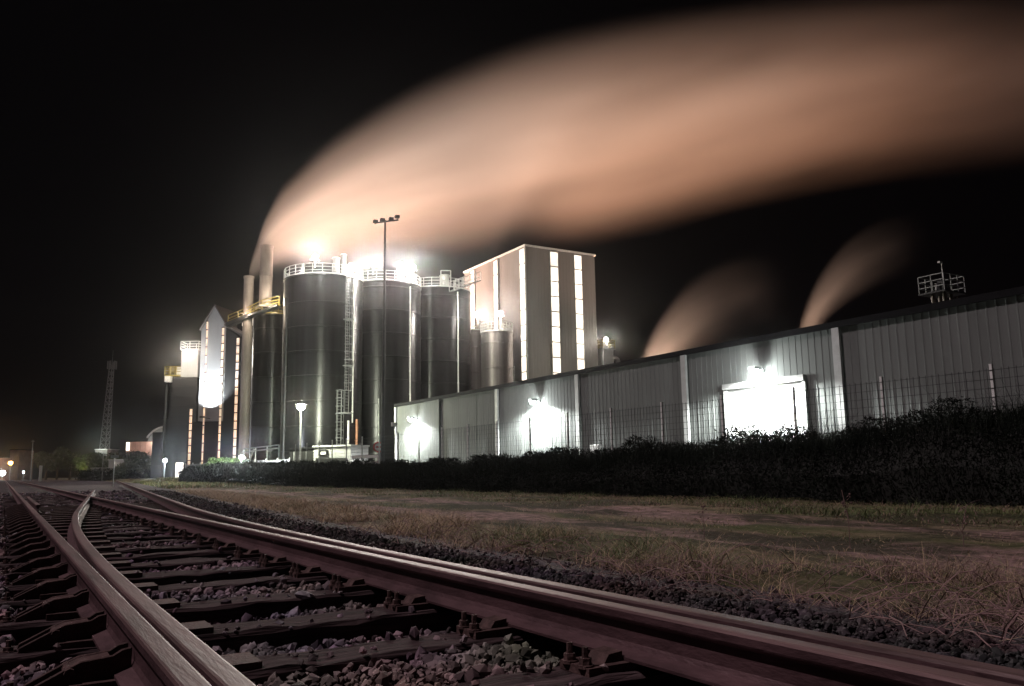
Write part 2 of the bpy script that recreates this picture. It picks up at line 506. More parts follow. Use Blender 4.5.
# sleepers with their fastenings
SP, Y0 = .80, 2.38
def sleeper_mesh(x0, x1):
    mb = MB()
    n = 22
    prof = [(-.13, 0), (-.13, .135), (-.118, .15), (.118, .15), (.13, .135), (.13, 0)]
    vs, fs = [], []
    for i in range(n + 1):
        x = x0 + (x1 - x0) * i / n
        for a, z in prof:
            vs.append((x, a + random.gauss(0, .004), z + (random.gauss(0, .005) if z > .1 else 0)))
    m = len(prof)
    for i in range(n):
        for k in range(m - 1):
            fs.append((i*m + k, (i+1)*m + k, (i+1)*m + k + 1, i*m + k + 1))
    fs += [tuple(range(m)), tuple(range((n+1)*m - 1, n*m - 1, -1))]
    mb.add(vs, fs)
    return mb
SLZ = .08
ordinal = ['nearest', 'second nearest', 'third nearest', 'fourth nearest', 'fifth nearest', 'sixth nearest', 'seventh nearest', 'eighth nearest']
def bolt(mb, x, y, z, h=.05):
    mb.cyl((x, y, z), (x, y, z + h * .45), .021, n=6)
    mb.cyl((x, y, z + h * .45), (x, y, z + h), .011, n=6)
    mb.cyl((x, y, z - .004), (x, y, z + .006), .03, n=10)
proto = []
NEAR_N = 16
for k in range(-1, 44):
    y = Y0 + SP * k
    ext = drift(y) if y < 26 else 0
    near = k < NEAR_N
    if near:
        lab = f'{ordinal[k + 1]} dark timber sleeper to the camera, between the open rails' if k + 1 < len(ordinal) else None
    root = thing('sleeper', (0, y, SLZ), lab if near and k + 1 < len(ordinal) else 'dark timber sleeper far up the track, one of the distant crowded row', 'sleeper', 'timber sleepers under the turnout')
    jit = random.uniform(-.02, .02)
    mb = sleeper_mesh(-.42 + random.uniform(-.06, .06), 2.55 + ext + random.uniform(-.05, .05))
    mb.v = [(a, b + y + jit + a * 0, c + SLZ) for a, b, c in mb.v]
    mb.build('timber', m_sleeper, root)
    zt = SLZ + .15
    # ribbed chair under the open straight rail
    if y < 22:
        ch = MB()
        x = NX
        ch.box((x + .07 + drift(y) * .5, y + jit, zt + .014), (.62 + drift(y) * .9, .17, .028))
        ch.prism([(x - .15, y + jit - .05, zt + .028), (x - .073, y + jit - .05, zt + .028), (x - .073, y + jit - .05, zt + .06), (x - .13, y + jit - .05, zt + .055)], (0, .10, 0))
        ch.build('rail_chair', m_plate, root)
        for dy in (-.045, .045):
            bo = MB(); bolt(bo, x - .225, y + jit + dy, zt + .028, .062); bo.build('chair_bolt', m_plate, root)
        # slide chair and cranked brace outside the left rail
        x = LX
        sl = MB()
        sl.box((x + .10 + drift(y) * .5, y + jit, zt + .014), (.60 + drift(y), .19, .028))
        sl.build('slide_plate', m_plate, root)
        br = MB()
        # cranked brace: rises from the sleeper end to the rail web
        pr = [(-.33, .0), (-.325, .02), (-.21, .075), (-.17, .092), (-.075, .10), (-.05, .115), (-.018, .12), (-.018, .03), (-.10, .0)]
        br.prism([(x + a, y + jit - .055, zt + b) for a, b in pr], (0, .012, 0))
        br.prism([(x + a, y + jit + .043, zt + b) for a, b in pr], (0, .012, 0))
        top = [(-.21, .071), (-.17, .088), (-.08, .096)]
        low = [(a, b - .012) for a, b in reversed(top)]
        br.prism([(x + a, y + jit - .043, zt + b) for a, b in top + low], (0, .086, 0))
        br.build('rail_brace', m_plate, root, bevel=.003)
        bb = MB(); bolt(bb, x - .36, y + jit, zt, .045); bb.build('brace_bolt', m_plate, root)
        bb = MB(); bb.cyl((x - .20, y + jit - .07, zt + .06), (x - .20, y + jit + .07, zt + .06), .017, n=8); bb.build('brace_pin', m_plate, root)

# ballast stones: one heap nobody could count
def icosa():
    p = (1 + 5 ** .5) / 2
    v = np.array([(-1,p,0),(1,p,0),(-1,-p,0),(1,-p,0),(0,-1,p),(0,1,p),(0,-1,-p),(0,1,-p),(p,0,-1),(p,0,1),(-p,0,-1),(-p,0,1)], float)
    v /= np.linalg.norm(v[0])
    f = np.array([(0,11,5),(0,5,1),(0,1,7),(0,7,10),(0,10,11),(1,5,9),(5,11,4),(11,10,2),(10,7,6),(7,1,8),(3,9,4),(3,4,2),(3,2,6),(3,6,8),(3,8,9),(4,9,5),(2,4,11),(6,2,10),(8,6,7),(9,8,1)])
    return v, f
def stones(pos, size):
    v, f = icosa()
    n = len(pos)
    V = np.repeat(v[None], n, 0) * (1 + RNG.normal(0, .2, (n, 12, 1)))
    V *= RNG.uniform(.6, 1.25, (n, 1, 3)) * np.array([1, 1, .75])
    for _ in range(4):                                  # broken faces
        nn = RNG.normal(size=(n, 1, 3)); nn /= np.linalg.norm(nn, axis=2, keepdims=True)
        dd = (V * nn).sum(2, keepdims=True); hh = RNG.uniform(.5, .8, (n, 1, 1))
        V = V - nn * np.maximum(dd - hh, 0)
    V *= 1.25
    # random turn
    q = RNG.normal(size=(n, 4)); q /= np.linalg.norm(q, axis=1, keepdims=True)
    a, b, c, d = q.T
    R = np.stack([np.stack([1-2*(c*c+d*d), 2*(b*c-d*a), 2*(b*d+c*a)], -1), np.stack([2*(b*c+d*a), 1-2*(b*b+d*d), 2*(c*d-b*a)], -1), np.stack([2*(b*d-c*a), 2*(c*d+b*a), 1-2*(b*b+c*c)], -1)], 1)
    V = np.einsum('nij,nkj->nki', R, V) * size[:, None, None] + pos[:, None, :]
    F = (f[None] + (np.arange(n) * 12)[:, None, None])
    return V.reshape(-1, 3), F.reshape(-1)
def heap(x0, x1, y0, y1, dens):
    n = int((x1 - x0) * (y1 - y0) * dens)
    return np.stack([RNG.uniform(x0, x1, n), RNG.uniform(y0, y1, n)], 1)
P = np.concatenate([heap(-2.4, 5, 1.2, 5, 1500), heap(-3.2, 5, 5, 7, 800), heap(-4, 5.6, 7, 12, 450), heap(-4, 6.4, 12, 24, 190), heap(-4, 8, 24, 45, 45)])
x, y = P[:, 0], P[:, 1]
dr = np.vectorize(drift)(y)
sz = np.clip(RNG.lognormal(np.log(.0122), .38, len(x)), .009, .04) * (1 + .03 * y)
ph = ((y - Y0 + SP / 2) % SP) - SP / 2                 # offset from the nearest sleeper
between = (x > .06) & (x < 2.5 + dr)
fill = np.where(between, .5 + .5 * np.sin(np.floor((y - Y0) / SP) * 2.4 + x * .9), 1.0)
bz = np.where(between, .10 + .10 * fill, BED + .015)
e = 3.75 + dr
bz = np.where(x > e - .3, np.clip(BED * (1 - (x - e + .3) / 1.2), .0, BED), bz)
bz = np.where((x <= .06), .20 + .03 * np.sin(x * 2.1 + y * 1.3) + .03 * np.sin(y * 2 * PI / SP), bz)
keep = ~(between & (np.abs(ph) < .15)) | (RNG.random(len(x)) < .045)
on = between & (np.abs(ph) < .15)
bz = np.where(on, .225, bz)
for rx in (LX, NX):
    keep &= ~(np.abs(x - rx) < .12)
keep &= ~(np.abs(x - (LX + .088 + dr)) < .12) & ~(np.abs(x - (NX + .145 + dr)) < .12)
keep &= ~((x > LX - .36) & (x < LX) & (np.abs(ph) < .10))
keep &= x < e + RNG.random(len(x)) ** 2 * 1.3
pos = np.stack([x, y, bz + RNG.uniform(-.02, .02, len(x)) + sz * .3], 1)[keep]
sk = sz[keep]
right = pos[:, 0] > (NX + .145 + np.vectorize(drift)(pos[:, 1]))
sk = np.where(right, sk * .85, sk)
V, F = stones(pos, sk)
m_stone2 = ballast_material('dark_broken_stone', (.02, .016, .017), (.12, .092, .096), 9, True)  # darker stones right of the outermost rail
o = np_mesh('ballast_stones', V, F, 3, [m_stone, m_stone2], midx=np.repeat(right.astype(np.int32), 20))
tag(o, 'broken grey ballast stones heaped between and beside the rails', 'gravel', kind='stuff')

# ------------------------------------------------------------------ grass
def blades(px, py, pz, h, lean, wdt, droop):
    """three-segment blades: 2 quads + tip as quads"""
    n = len(px)
    az = RNG.uniform(0, 2*PI, n)
    d = np.stack([np.cos(az), np.sin(az), np.zeros(n)], 1)
    sa = az + RNG.uniform(.8, 2.3, n)
    s = np.stack([np.cos(sa), np.sin(sa), np.zeros(n)], 1)
    base = np.stack([px, py, pz], 1)
    rows = []
    for t in (0, .4, .75, 1.0):
        c = base + d * (lean * t ** 1.8 * h)[:, None] + np.array([0, 0, 1.0]) * (h * (t - droop * t ** 3))[:, None]
        ww = wdt * (1 - t * .85)
        rows.append(np.stack([c - s * ww[:, None], c + s * ww[:, None]], 1))
    V = np.stack(rows, 1).reshape(n, 8, 3)
    f = np.array([(0,1,3,2),(2,3,5,4),(4,5,7,6)])
    F = f[None] + (np.arange(n) * 8)[:, None, None]
    return V.reshape(-1, 3), F.reshape(-1), np.repeat(0, n * 3)
m_g1 = mat('dry_straw', (.38, .28, .17), .8, 0, .4, 2.5)
m_g2 = mat('green_grass', (.095, .125, .04), .75, 0, .45, 1.5)
m_g3 = mat('brown_stalk', (.19, .115, .11), .8, 0, .4, 3)
def fbm(x, y, s):
    return .5 + .25 * (np.sin(x * 1.3 * s + np.sin(y * .7 * s) * 2) + np.sin(y * 1.1 * s + 1.7 + np.sin(x * .9 * s) * 1.5))
VV, FF, MI, off = [], [], [], 0
def put(px, py, h, lean, wdt, droop, midx):
    global off
    pz = np.vectorize(ground_z)(px) - .02
    V, F, _ = blades(px, py, pz, h, lean, wdt, droop)
    VV.append(V); FF.append(F + off); MI.append(np.repeat(midx, 3)); off += len(V)
def band(n, xa, xb, ya, yb, power=1.0):
    yy = ya + (yb - ya) * RNG.random(n) ** power
    xx = RNG.uniform(xa, xb, n)
    return xx, yy
# tall tussocks along the ballast edge
x, y = band(115000, 3.7, 7.0, 1.6, 45, 1.7)
x = x + np.vectorize(drift)(y) * .85
cl = fbm(x, y, 1.9) * .65 + fbm(x + 3, y + 7, 5.3) * .35
k = RNG.random(len(x)) < np.clip((cl - .3) * 2.2, .04, 1) * np.clip((x - np.vectorize(drift)(y) - 3.8) / .8, .03, 1) * np.clip((7.0 + np.vectorize(drift)(y) * .85 - x) / 1.0, .1, 1)
x, y, cl = x[k], y[k], cl[k]
n = len(x)
off_ = x - np.vectorize(drift)(y) * .85
pg = np.clip(fbm(x + 9, y, .8) * 1.6 - .35, .05, .9) * np.clip((off_ - 4.4) / .8, .04, 1) * np.clip(1.25 - y / 16, .25, 1)
pb = np.clip(.95 - y / 14, .15, .9)
gidx = np.where(RNG.random(n) < pg, 1, np.where(RNG.random(n) < pb, 2, 0))
put(x, y, RNG.uniform(.08, .30, n) * (.3 + cl * 1.2), RNG.uniform(.4, 2.4, n), RNG.uniform(.0012, .003, n) * (1 + y * .06), RNG.uniform(.1, .6, n), gidx)
# short thin growth over the whole field
x, y = band(70000, 5.5, 17.2, 3.5, 75, 1.6)
bare = np.exp(-((x - 8.2) / .8) ** 2) + np.exp(-((x - 11.2) / .9) ** 2)
k = RNG.random(len(x)) > bare * .93
x, y = x[k], y[k]; n = len(x)
gidx = np.where(RNG.random(n) < np.clip(fbm(x, y + 4, .5) * 1.3 - .35, .08, .75), 1, np.where(RNG.random(n) < .45, 2, 0))
put(x, y, RNG.uniform(.02, .08, n) * (1 + (x > 13) * .8), RNG.uniform(.8, 3.0, n), RNG.uniform(.0015, .004, n) * (1 + y * .05), RNG.uniform(.2, .7, n), gidx)
# rough growth at the foot of the hedge and the lit verge far left
x, y = band(22000, 12.4, 16.8, 5, 90, 1.4); n = len(x)
h_ = fbm(x, y, 1.1); put(x, y, RNG.uniform(.04, .20, n) * (.4 + h_ * 1.3), RNG.uniform(.3, 2.2, n), RNG.uniform(.003, .006, n) * (1 + y * .03), RNG.uniform(.1, .6, n), np.where(RNG.random(n) < .5 + h_ * .5, 1, 2))
x, y = band(14000, 8, 22, 60, 125); n = len(x)
k = x > 4.2 + np.vectorize(drift)(y); x, y = x[k], y[k]; n = len(x)
put(x, y, RNG.uniform(.12, .4, n), RNG.uniform(.1, .9, n), RNG.uniform(.02, .035, n), RNG.uniform(0, .3, n), np.where(RNG.random(n) < .8, 1, 0))
# a few weeds in the ballast
x, y = band(700, -3, 3.2, 1.8, 14); k = RNG.random(len(x)) < (fbm(x * 3, y * 3, 1) > .72); x, y = x[k], y[k]; n = len(x)
put(x, y, RNG.uniform(.16, .26, n), RNG.uniform(.1, .6, n), RNG.uniform(.003, .006, n), RNG.uniform(0, .3, n), np.repeat(1, n))
o = np_mesh('grass', np.concatenate(VV), np.concatenate(FF), 4, [m_g1, m_g2, m_g3], midx=np.concatenate(MI))
tag(o, 'patchy dry and green grass between the ballast and the hedge', 'grass', kind='stuff')

# dead arching bramble stalks on the ballast shoulder
st = MB()
for i in range(260):
    y = 1.9 + 13 * random.random() ** 1.7
    x = 3.5 + drift(y) + random.random() ** 1.0 * 1.6
    a = random.gauss(-1.2, 1.0)
    ln = random.uniform(.25, .85); hh = random.uniform(.05, .28)
    pts = []
    for q in range(6):
        t = q / 5
        pts.append((x + math.cos(a) * ln * t + random.gauss(0, .012), y + math.sin(a) * ln * t + random.gauss(0, .012), .02 + hh * 4 * t * (1 - t) * (.6 + .4 * t) + .05 * (1 - t)))
    st.tube(pts, random.uniform(.0018, .004), n=3)
tag(st.build('dead_stalks', m_g3), 'tangle of dead brown stalks arching over the ballast shoulder', 'dead stalks', kind='stuff')
# thin upright weeds standing in the field
def weed(x, y, h, label):
    r = thing('weed', (x, y, 0), label, 'weed', 'bare weeds standing in the field')
    sm = MB()
    top = (x + random.gauss(0, .04), y + random.gauss(0, .04), h)
    sm.tube([(x, y, -.02), (x + .01, y, h * .5), top], .005, n=4)
    br = MB()
    for i in range(9):
        t = random.uniform(.3, .98); b0 = Vector((x + .01 * t, y, h * t)); a = random.uniform(0, 2*PI)
        b1 = b0 + Vector((math.cos(a) * .1, math.sin(a) * .1, .1)) * (1.2 - t)
        br.cyl(b0, b1, .003, .0015, n=3)
        br.sphere(b1, .012, 5, 3)
    sm.build('stem', m_g3, r); br.build('seed_head', m_g3, r)
p = plan(843, 9.2, 0); weed(p.x, p.y, .62, 'tall bare weed with seed heads, tallest in the open field')
p = plan(700, 10.5, 0); weed(p.x, p.y, .40, 'short bare weed left of the tallest one, in the open field')
p = plan(955, 9.0, 0); weed(p.x, p.y, .45, 'bare weed right of the tallest one, in the open field')

# ------------------------------------------------------------------ hedge
HY = [0, 3, 6, 9.6, 12.4, 17, 22, 27, 32, 37, 42, 50, 60, 70, 79, 97]
HZ = [2.5, 2.45, 2.2, 2.0, 1.75, 1.62, 1.45, 1.36, 1.2, 1.2, 1.2, 1.32, 1.45, 1.55, 1.6, 1.5]
def hedge_top(y): return float(np.interp(y, HY, HZ))
hb = thing('hedge', (17.3, 40, LOT), 'long dark overgrown hedge in front of the wire fence', 'hedge')
n = 230000
y = 97 * RNG.random(n) ** 1.7
wave = .16 * np.sin(y * 1.3) + .13 * np.sin(y * 3.1 + 1) + .09 * np.sin(y * 7.3 + 2) + .05 * np.sin(y * 15.1)
top = np.interp(y, HY, HZ) + wave
u = RNG.random(n)
zz = (top) * (1 - (1 - u) ** 1.35)
halfw = .95 * np.sqrt(np.clip(1 - (zz / (top + .1)) ** 4, .05, 1))
side = np.where(RNG.random(n) < .72, -1, 1)
xx = 17.35 + side * halfw * (1 - RNG.random(n) ** 2 * .7) + RNG.normal(0, .08, n)
def leaves(px, py, pz, s, asp=1.7):
    n = len(px)
    a = RNG.normal(size=(n, 3)); a /= np.linalg.norm(a, axis=1, keepdims=True)
    b = RNG.normal(size=(n, 3)); b -= (a * b).sum(1, keepdims=True) * a; b /= np.linalg.norm(b, axis=1, keepdims=True)
    c = np.stack([px, py, pz], 1)
    q = s[:, None]
    V = np.stack([c - a * q * asp, c - b * q * .55, c + a * q * asp, c + b * q * .55], 1)
    F = np.arange(n * 4).reshape(n, 4)
    return V.reshape(-1, 3), F.reshape(-1)
k_ = 60000
y2 = 97 * RNG.random(k_) ** 1.7
top2 = np.interp(y2, HY, HZ) + .16 * np.sin(y2 * 1.3) + .13 * np.sin(y2 * 3.1 + 1) + .09 * np.sin(y2 * 7.3 + 2)
xx = np.concatenate([xx, 17.35 + RNG.normal(0, .32, k_)]); zz = np.concatenate([zz, top2 - .5 * RNG.random(k_) ** .8 + .04]); y = np.concatenate([y, y2]); n += k_
V, F = leaves(xx, y, zz, RNG.uniform(.007, .018, n) * (1 + y * .045), 2.2)
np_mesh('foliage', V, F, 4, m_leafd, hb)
# sprays sticking up out of the crown
m = 42000
y = 97 * RNG.random(m) ** 1.7
t0 = np.interp(y, HY, HZ) - .35 - .4 * RNG.random(m) ** 2
V, F, _ = blades(17.1 + RNG.normal(0, .5, m), y, t0, RNG.uniform(.2, .55, m) + .55 * RNG.random(m) ** 6, RNG.uniform(.1, 1.1, m), RNG.uniform(.002, .006, m) * (1 + y * .04), RNG.uniform(0, .35, m))
np_mesh('shoots', V, F, 4, m_leafd, hb)
cb = MB()  # solid dark core added inside the leaves to block light
prev = None
vs, fs = [], []
hys = [y * .8 for y in range(0, 122)]
for yv in hys:
    tz = hedge_top(yv) - .22 + .16 * math.sin(yv * 1.3) - .08 + random.gauss(0, .05)
    for a, z in ((-.62, .0), (-.7, .45), (-.45, .85), (0, 1.0), (.45, .85), (.7, .45), (.62, 0)):
        vs.append((17.35 + a + random.gauss(0, .05), yv, max(.2, tz) * z + (.02 if z == 0 else 0)))
for j in range(len(hys) - 1):
    for i in range(6):
        fs.append((j*7 + i, j*7 + i + 1, (j+1)*7 + i + 1, (j+1)*7 + i))
cb.add(vs, fs)
cb.build('dark_core', m_core, hb)

# ------------------------------------------------------------------ wire fence
FX = 18.65
fz = 3.02
fr = thing('wire_mesh_fence', (FX, 30, LOT), 'tall wire mesh fence on steel posts between the hedge and the warehouse', 'fence')
m_wire = mat('fence_wire', (.05, .055, .055), .5, .5, .2, 3)
m_post = mat('fence_post_steel', (.78, .80, .77), .5, 0, .12, 3)
posts = [10.15 + 2.735 * k for k in range(-3, 20)]
for yv in posts:
    pb = MB(); pb.box((FX, yv, (LOT + fz) / 2), (.06, .06, fz - LOT)); pb.box((FX, yv, fz + .01), (.066, .066, .02))
    pb.build('post', m_post, fr)
wb = MB()
zs = [LOT + .1 + .2 * k for k in range(13)]
for a, b in zip(posts[:-1], posts[1:]):
    for z in zs:
        wb.bar((FX - .035, a, z), (FX - .035, b, z), .012)
    nv = 17
    for i in range(nv):
        yv = a + (b - a) * (i + .5) / nv
        wb.bar((FX - .045, yv, zs[0] - .05), (FX - .045, yv, zs[-1] + .04), .009)
wb.build('wire_mesh', m_wire, fr)

# ------------------------------------------------------------------ warehouse
WX, WY0, WY1, WZ = 30.0, 3.0, 69.6, 6.75
wh = thing('warehouse', (WX, 36, LOT), 'long low grey warehouse of ribbed sheet metal with a dark roof edge', 'building')
def profile_wall(y0, y1, z0, z1):
    mb = MB()
    pitch = .36
    pts = []
    yv = y0
    while yv < y1 - 1e-6:
        for a, dx in ((0, 0), (.285, 0), (.30, -.013), (.345, -.013)):
            if yv + a < y1: pts.append((yv + a, dx))
        yv += pitch
    pts.append((y1, 0))
    vs = []
    for z in (z0, z1):
        vs += [(WX + dx, yy, z) for yy, dx in pts]
    n = len(pts)
    mb.add(vs, [(i, n + i, n + i + 1, i + 1) for i in range(n - 1)])
    return mb
DY0, DY1, DZ = 24.55, 29.05, 4.55                        # the roller door
pm = MB()
for a, b, z0, z1 in ((WY0, DY0, LOT, WZ), (DY0, DY1, DZ, WZ), (DY1, WY1, LOT, WZ)):
    q = profile_wall(a, b, z0, z1); pm.add(q.v, q.f)
# the other three sides of the hall, plain
pm.box((WX + 11.5, WY1 - .1, (LOT + WZ) / 2), (22.9, .2, WZ - LOT)); pm.box((WX + 11.5, WY0 + .1, (LOT + WZ) / 2), (22.9, .2, WZ - LOT))
pm.box((WX + 22.9, (WY0 + WY1) / 2, (LOT + WZ) / 2), (.2, WY1 - WY0 - .4, WZ - LOT))
pm.build('ribbed_wall', m_wall, wh)
rf = MB()
rf.box((WX + 11.5, (WY0 + WY1) / 2, WZ - .02), (23.0, WY1 - WY0 - .1, .12))
rf.build('roof', m_roofedge, wh)
ed = MB()
ed.box((WX - .10, (WY0 + WY1) / 2, WZ + .0), (.12, WY1 - WY0 + .2, .26))
ed.box((WX + 11.5, WY1 + .07, WZ), (23.1, .12, .26))
ed.build('roof_edge', m_roofedge, wh)
for yv in (12.7, 22.6, 31.95, 41.45, 51.3, 60.7):
    dp = MB(); dp.box((WX - .12, yv, (LOT + WZ - .14) / 2), (.13, .36, WZ - .14 - LOT))
    dp.build('downpipe_cover', m_trim if yv not in (60.7,) else m_wall, wh)
cn = MB(); cn.box((WX - .03, WY1 - .05, (LOT + WZ - .14) / 2), (.2, .25, WZ - .14 - LOT)); cn.build('corner_trim', m_trim, wh)
pl = MB()
for a, b in ((WY0, DY0 - .2), (DY1 + .2, WY1 - .2)):
    pl.box((WX - .055, (a + b) / 2, LOT + .16), (.03, b - a, .3))
pl.build('plinth', m_conc, wh)
d = MB()
nsl = 18
for i in range(nsl):
    z0 = LOT + (DZ - LOT) * i / nsl; z1 = LOT + (DZ - LOT) * (i + 1) / nsl
    d.box((WX + .06, (DY0 + DY1) / 2, (z0 + z1) / 2), (.06, DY1 - DY0, z1 - z0 - .012))
    d.box((WX + .075, (DY0 + DY1) / 2, z0), (.05, DY1 - DY0, .02))
do = d.build('roller_door', m_door, wh)
f = MB()
f.box((WX - .06, DY0 - .09, (LOT + DZ) / 2), (.18, .18, DZ - LOT)); f.box((WX - .06, DY1 + .09, (LOT + DZ) / 2), (.18, .18, DZ - LOT))
f.box((WX - .10, (DY0 + DY1) / 2, DZ + .13), (.26, DY1 - DY0 + .36, .26))
f.build('door_frame', m_trim, do)
def wall_lamp(yv, z, power, lab):
    t = thing('wall_lamp', (WX - .05, yv, z), lab, 'lamp', 'lamps on the warehouse wall')
    b = MB(); b.box((WX - .10, yv, z + .05), (.10, .14, .16)); b.bar((WX - .10, yv, z + .1), (WX - .62, yv, z + .16), .05)
    b.build('bracket', m_galv, t)
    h = MB(); h.prism([(WX - .85, yv - .2, z + .2), (WX - .40, yv - .2, z + .2), (WX - .43, yv - .2, z + .08), (WX - .85, yv - .2, z + .03)], (0, .4, 0))
    h.build('lamp_housing', m_galv, t)
    g = MB(); g.sphere((WX - .64, yv, z - .02), .19, 14, 8, .8)
    g.build('lamp_glass', m_glowc, t)
    lamp('SPOT', (WX - .80, yv, z - .24), power, (.96, 1, .97), t, (WX - .50, yv, z - 3), .12, 165, .35)
    lamp('POINT', (WX - 1.15, yv, z - .42), power * .035, (.96, 1, .97), t, None, .16)
wall_lamp(26.74, 5.2, 12000, 'bright wall lamp above the roller door, strongest of three')
wall_lamp(45.76, 5.25, 11000, 'bright wall lamp over a bare stretch of wall, middle of three')
wall_lamp(65.03, 5.25, 9000, 'bright wall lamp near the far left corner of the warehouse')
jb = thing('meter_box', (WX - .1, 39.6, 1.9), 'small pale meter box low on the warehouse wall, just above the hedge', 'meter box')
q = MB(); q.box((WX - .20, 39.6, 2.0), (.26, .9, .5)); q.build('cabinet', m_white, jb, bevel=.02)
q = MB(); q.box((WX - .345, 39.6, 2.0), (.02, .78, .4)); q.build('door_panel', m_white, jb)

# camera on a post by the warehouse corner
p = plan(394, 47, LOT)
t = thing('camera_post', p, 'thin dark post topped by a pale box, left of the warehouse corner', 'post')
b = MB(); b.cyl(p, (p.x, p.y, 3.45), .045, n=8); b.build('pole', m_dark, t)
b = MB(); b.box((p.x, p.y, 3.55), (.30, .2, .22)); b.build('camera_box', m_white, t)

# platform tower on the warehouse roof
c = plan(958, 55, WZ + .05)
t = thing('roof_platform', c, 'railed steel platform on legs rising above the warehouse roof at right', 'platform')
zf = 12.15
lg = [(-.45, -.4), (.35, -.4), (-.45, .4), (.35, .4)]
for a, b in lg:
    q = MB(); q.cyl((c.x + a, c.y + b, c.z), (c.x + a, c.y + b, zf), .13, n=10); q.build('leg', m_stack, t)
q = MB(); q.bar((c.x + .4, c.y, c.z + 3.8), (c.x + 1.0, c.y - .5, zf - .1), .12); q.bar((c.x - .4, c.y, c.z + 2.4), (c.x + .4, c.y, zf - .1), .08); q.build('brace', m_stack, t)
q = MB(); q.box((c.x, c.y, zf + .05), (2.5, 1.9, .1)); q.build('deck', m_dark, t)
q = MB()
for x0, y0 in ((-1.2, -.9), (-.4, -.9), (.4, -.9), (1.2, -.9), (1.2, .9), (.4, .9), (-.4, .9), (-1.2, .9), (-1.2, 0), (1.2, 0)):
    q.bar((c.x + x0, c.y + y0, zf + .1), (c.x + x0, c.y + y0, zf + 1.25), .05)
for z in (.45, .85, 1.25):
    for a, b in (((-1.2, -.9), (1.2, -.9)), ((1.2, -.9), (1.2, .9)), ((1.2, .9), (-1.2, .9)), ((-1.2, .9), (-1.2, -.9))):
        q.bar((c.x + a[0], c.y + a[1], zf + z), (c.x + b[0], c.y + b[1], zf + z), .05)
q.build('handrail', m_galv, t)
q = MB(); q.box((c.x + .2, c.y, zf + .55), (.5, .5, .9)); q.cyl((c.x - .4, c.y, zf + .1), (c.x - .4, c.y, zf + .75), .22, n=12); q.build('fan_unit', m_dark, t)
q = MB(); q.bar((c.x + .25, c.y, zf + 1), (c.x + .25, c.y, zf + 2.25), .04); q.box((c.x + .1, c.y, zf + 2.3), (.35, .16, .1)); q.build('lamp_arm', m_white, t)

# ------------------------------------------------------------------ silos
def frame(c):
    v = Vector((EYE.x - c.x, EYE.y - c.y, 0)).normalized()
    r = Vector((-v.y, v.x, 0))           # to the right as seen from the track
    return v, r
def around(c, R, a, z):
    v, r = frame(c)
    p = c + v * (R * math.cos(a)) + r * (R * math.sin(a))
    return Vector((p.x, p.y, z))
def ladder(mb, c, R, a, z0, z1, w=.5, cage=True):
    v, r = frame(c)
    tan = (r * math.cos(a) - v * math.sin(a)); out = (v * math.cos(a) + r * math.sin(a))
    b = c + out * (R + .22); b.z = 0
    for s in (-1, 1):
        p = b + tan * (s * w / 2)
        mb.bar((p.x, p.y, z0), (p.x, p.y, z1), .06)
    z = z0 + .2
    while z < z1:
        p, q = b - tan * (w/2), b + tan * (w/2)
        mb.bar((p.x, p.y, z), (q.x, q.y, z), .035); z += .33
    if cage:
        z = z0 + 2.4
        hoop = [(-.5, 0), (-.42, .42), (0, .68), (.42, .42), (.5, 0)]
        while z < z1:
            pts = [b + tan * (h[0] * .8) + out * h[1] for h in hoop]
            mb.tube([(p.x, p.y, z) for p in pts], .022, n=4); z += .85
        for h in hoop[1:4]:
            p = b + tan * (h[0] * .8) + out * h[1]
            mb.bar((p.x, p.y, z0 + 2.4), (p.x, p.y, z1), .03)
    return mb
def rim_rail(mb, c, R, z, n=26, a0=0, a1=2 * PI):
    prev = None
    for k in range(n + 1):
        a = a0 + (a1 - a0) * k / n
        p = Vector((c.x + R * math.cos(a), c.y + R * math.sin(a), z))
        mb.bar(p, p + Vector((0, 0, 1.15)), .06)
        if prev is not None:
            for h in (.4, .78, 1.15): mb.bar(prev + Vector((0, 0, h)), p + Vector((0, 0, h)), .05)
            mb.bar(prev + Vector((0, 0, .08)), p + Vector((0, 0, .08)), .02, .16)
        prev = p
def silo(px, D, R, ztop, label, name='storage_silo', mt=None, rings=2.7, grp='tall dark storage silos', rail=True):
    c = plan(px, D, 0)
    t = thing(name, (c.x, c.y, LOT), label, 'silo', grp)
    prof = [(R, LOT)]
    z = LOT + rings
    while z < ztop - .6:
        prof += [(R, z - .09), (R + .045, z - .06), (R + .045, z + .06), (R, z + .09)]; z += rings
    prof += [(R, ztop - .12), (R + .10, ztop - .10), (R + .10, ztop), (R - .1, ztop + .02), (R * .25, ztop + R * .16), (.3, ztop + R * .17)]
    b = MB(); b.lathe(c, prof, 72); b.build('silo_body', mt or m_silo, t, smooth=True)
    if rail:
        q = MB(); rim_rail(q, c, R + .02, ztop + .03, 26); q.build('handrail', m_white, t)
    return t, c
ST = 22.4
s1, c1 = silo(321, 92, 4.4, ST, 'leftmost dark silo with a caged ladder, nearest of the three tall silos')
s2, c2 = silo(383.5, 97, 4.35, ST + .3, 'middle dark silo of the three tall ones, behind the floodlight mast')
s3, c3 = silo(437.5, 102, 4.2, ST + .6, 'rightmost dark silo of the three tall ones, next to the pale block')
q = MB(); ladder(q, c1, 4.4, .40, LOT, 9.6); q.build('ladder', m_galv, s1)
q = MB(); ladder(q, c1, 4.4, .60, 7.2, ST + 1.2); q.build('ladder', m_galv, s1)
q = MB(); p = around(c1, 4.9, .5, 7.1); q.cyl(p, p + Vector((0, 0, .08)), .9, n=12)
for z in (12.3, 17.4):
    p = around(c1, 4.85, .60, z); q.cyl(p, p + Vector((0, 0, .06)), .62, n=12)
q.build('ladder_landing', m_galv, s1)
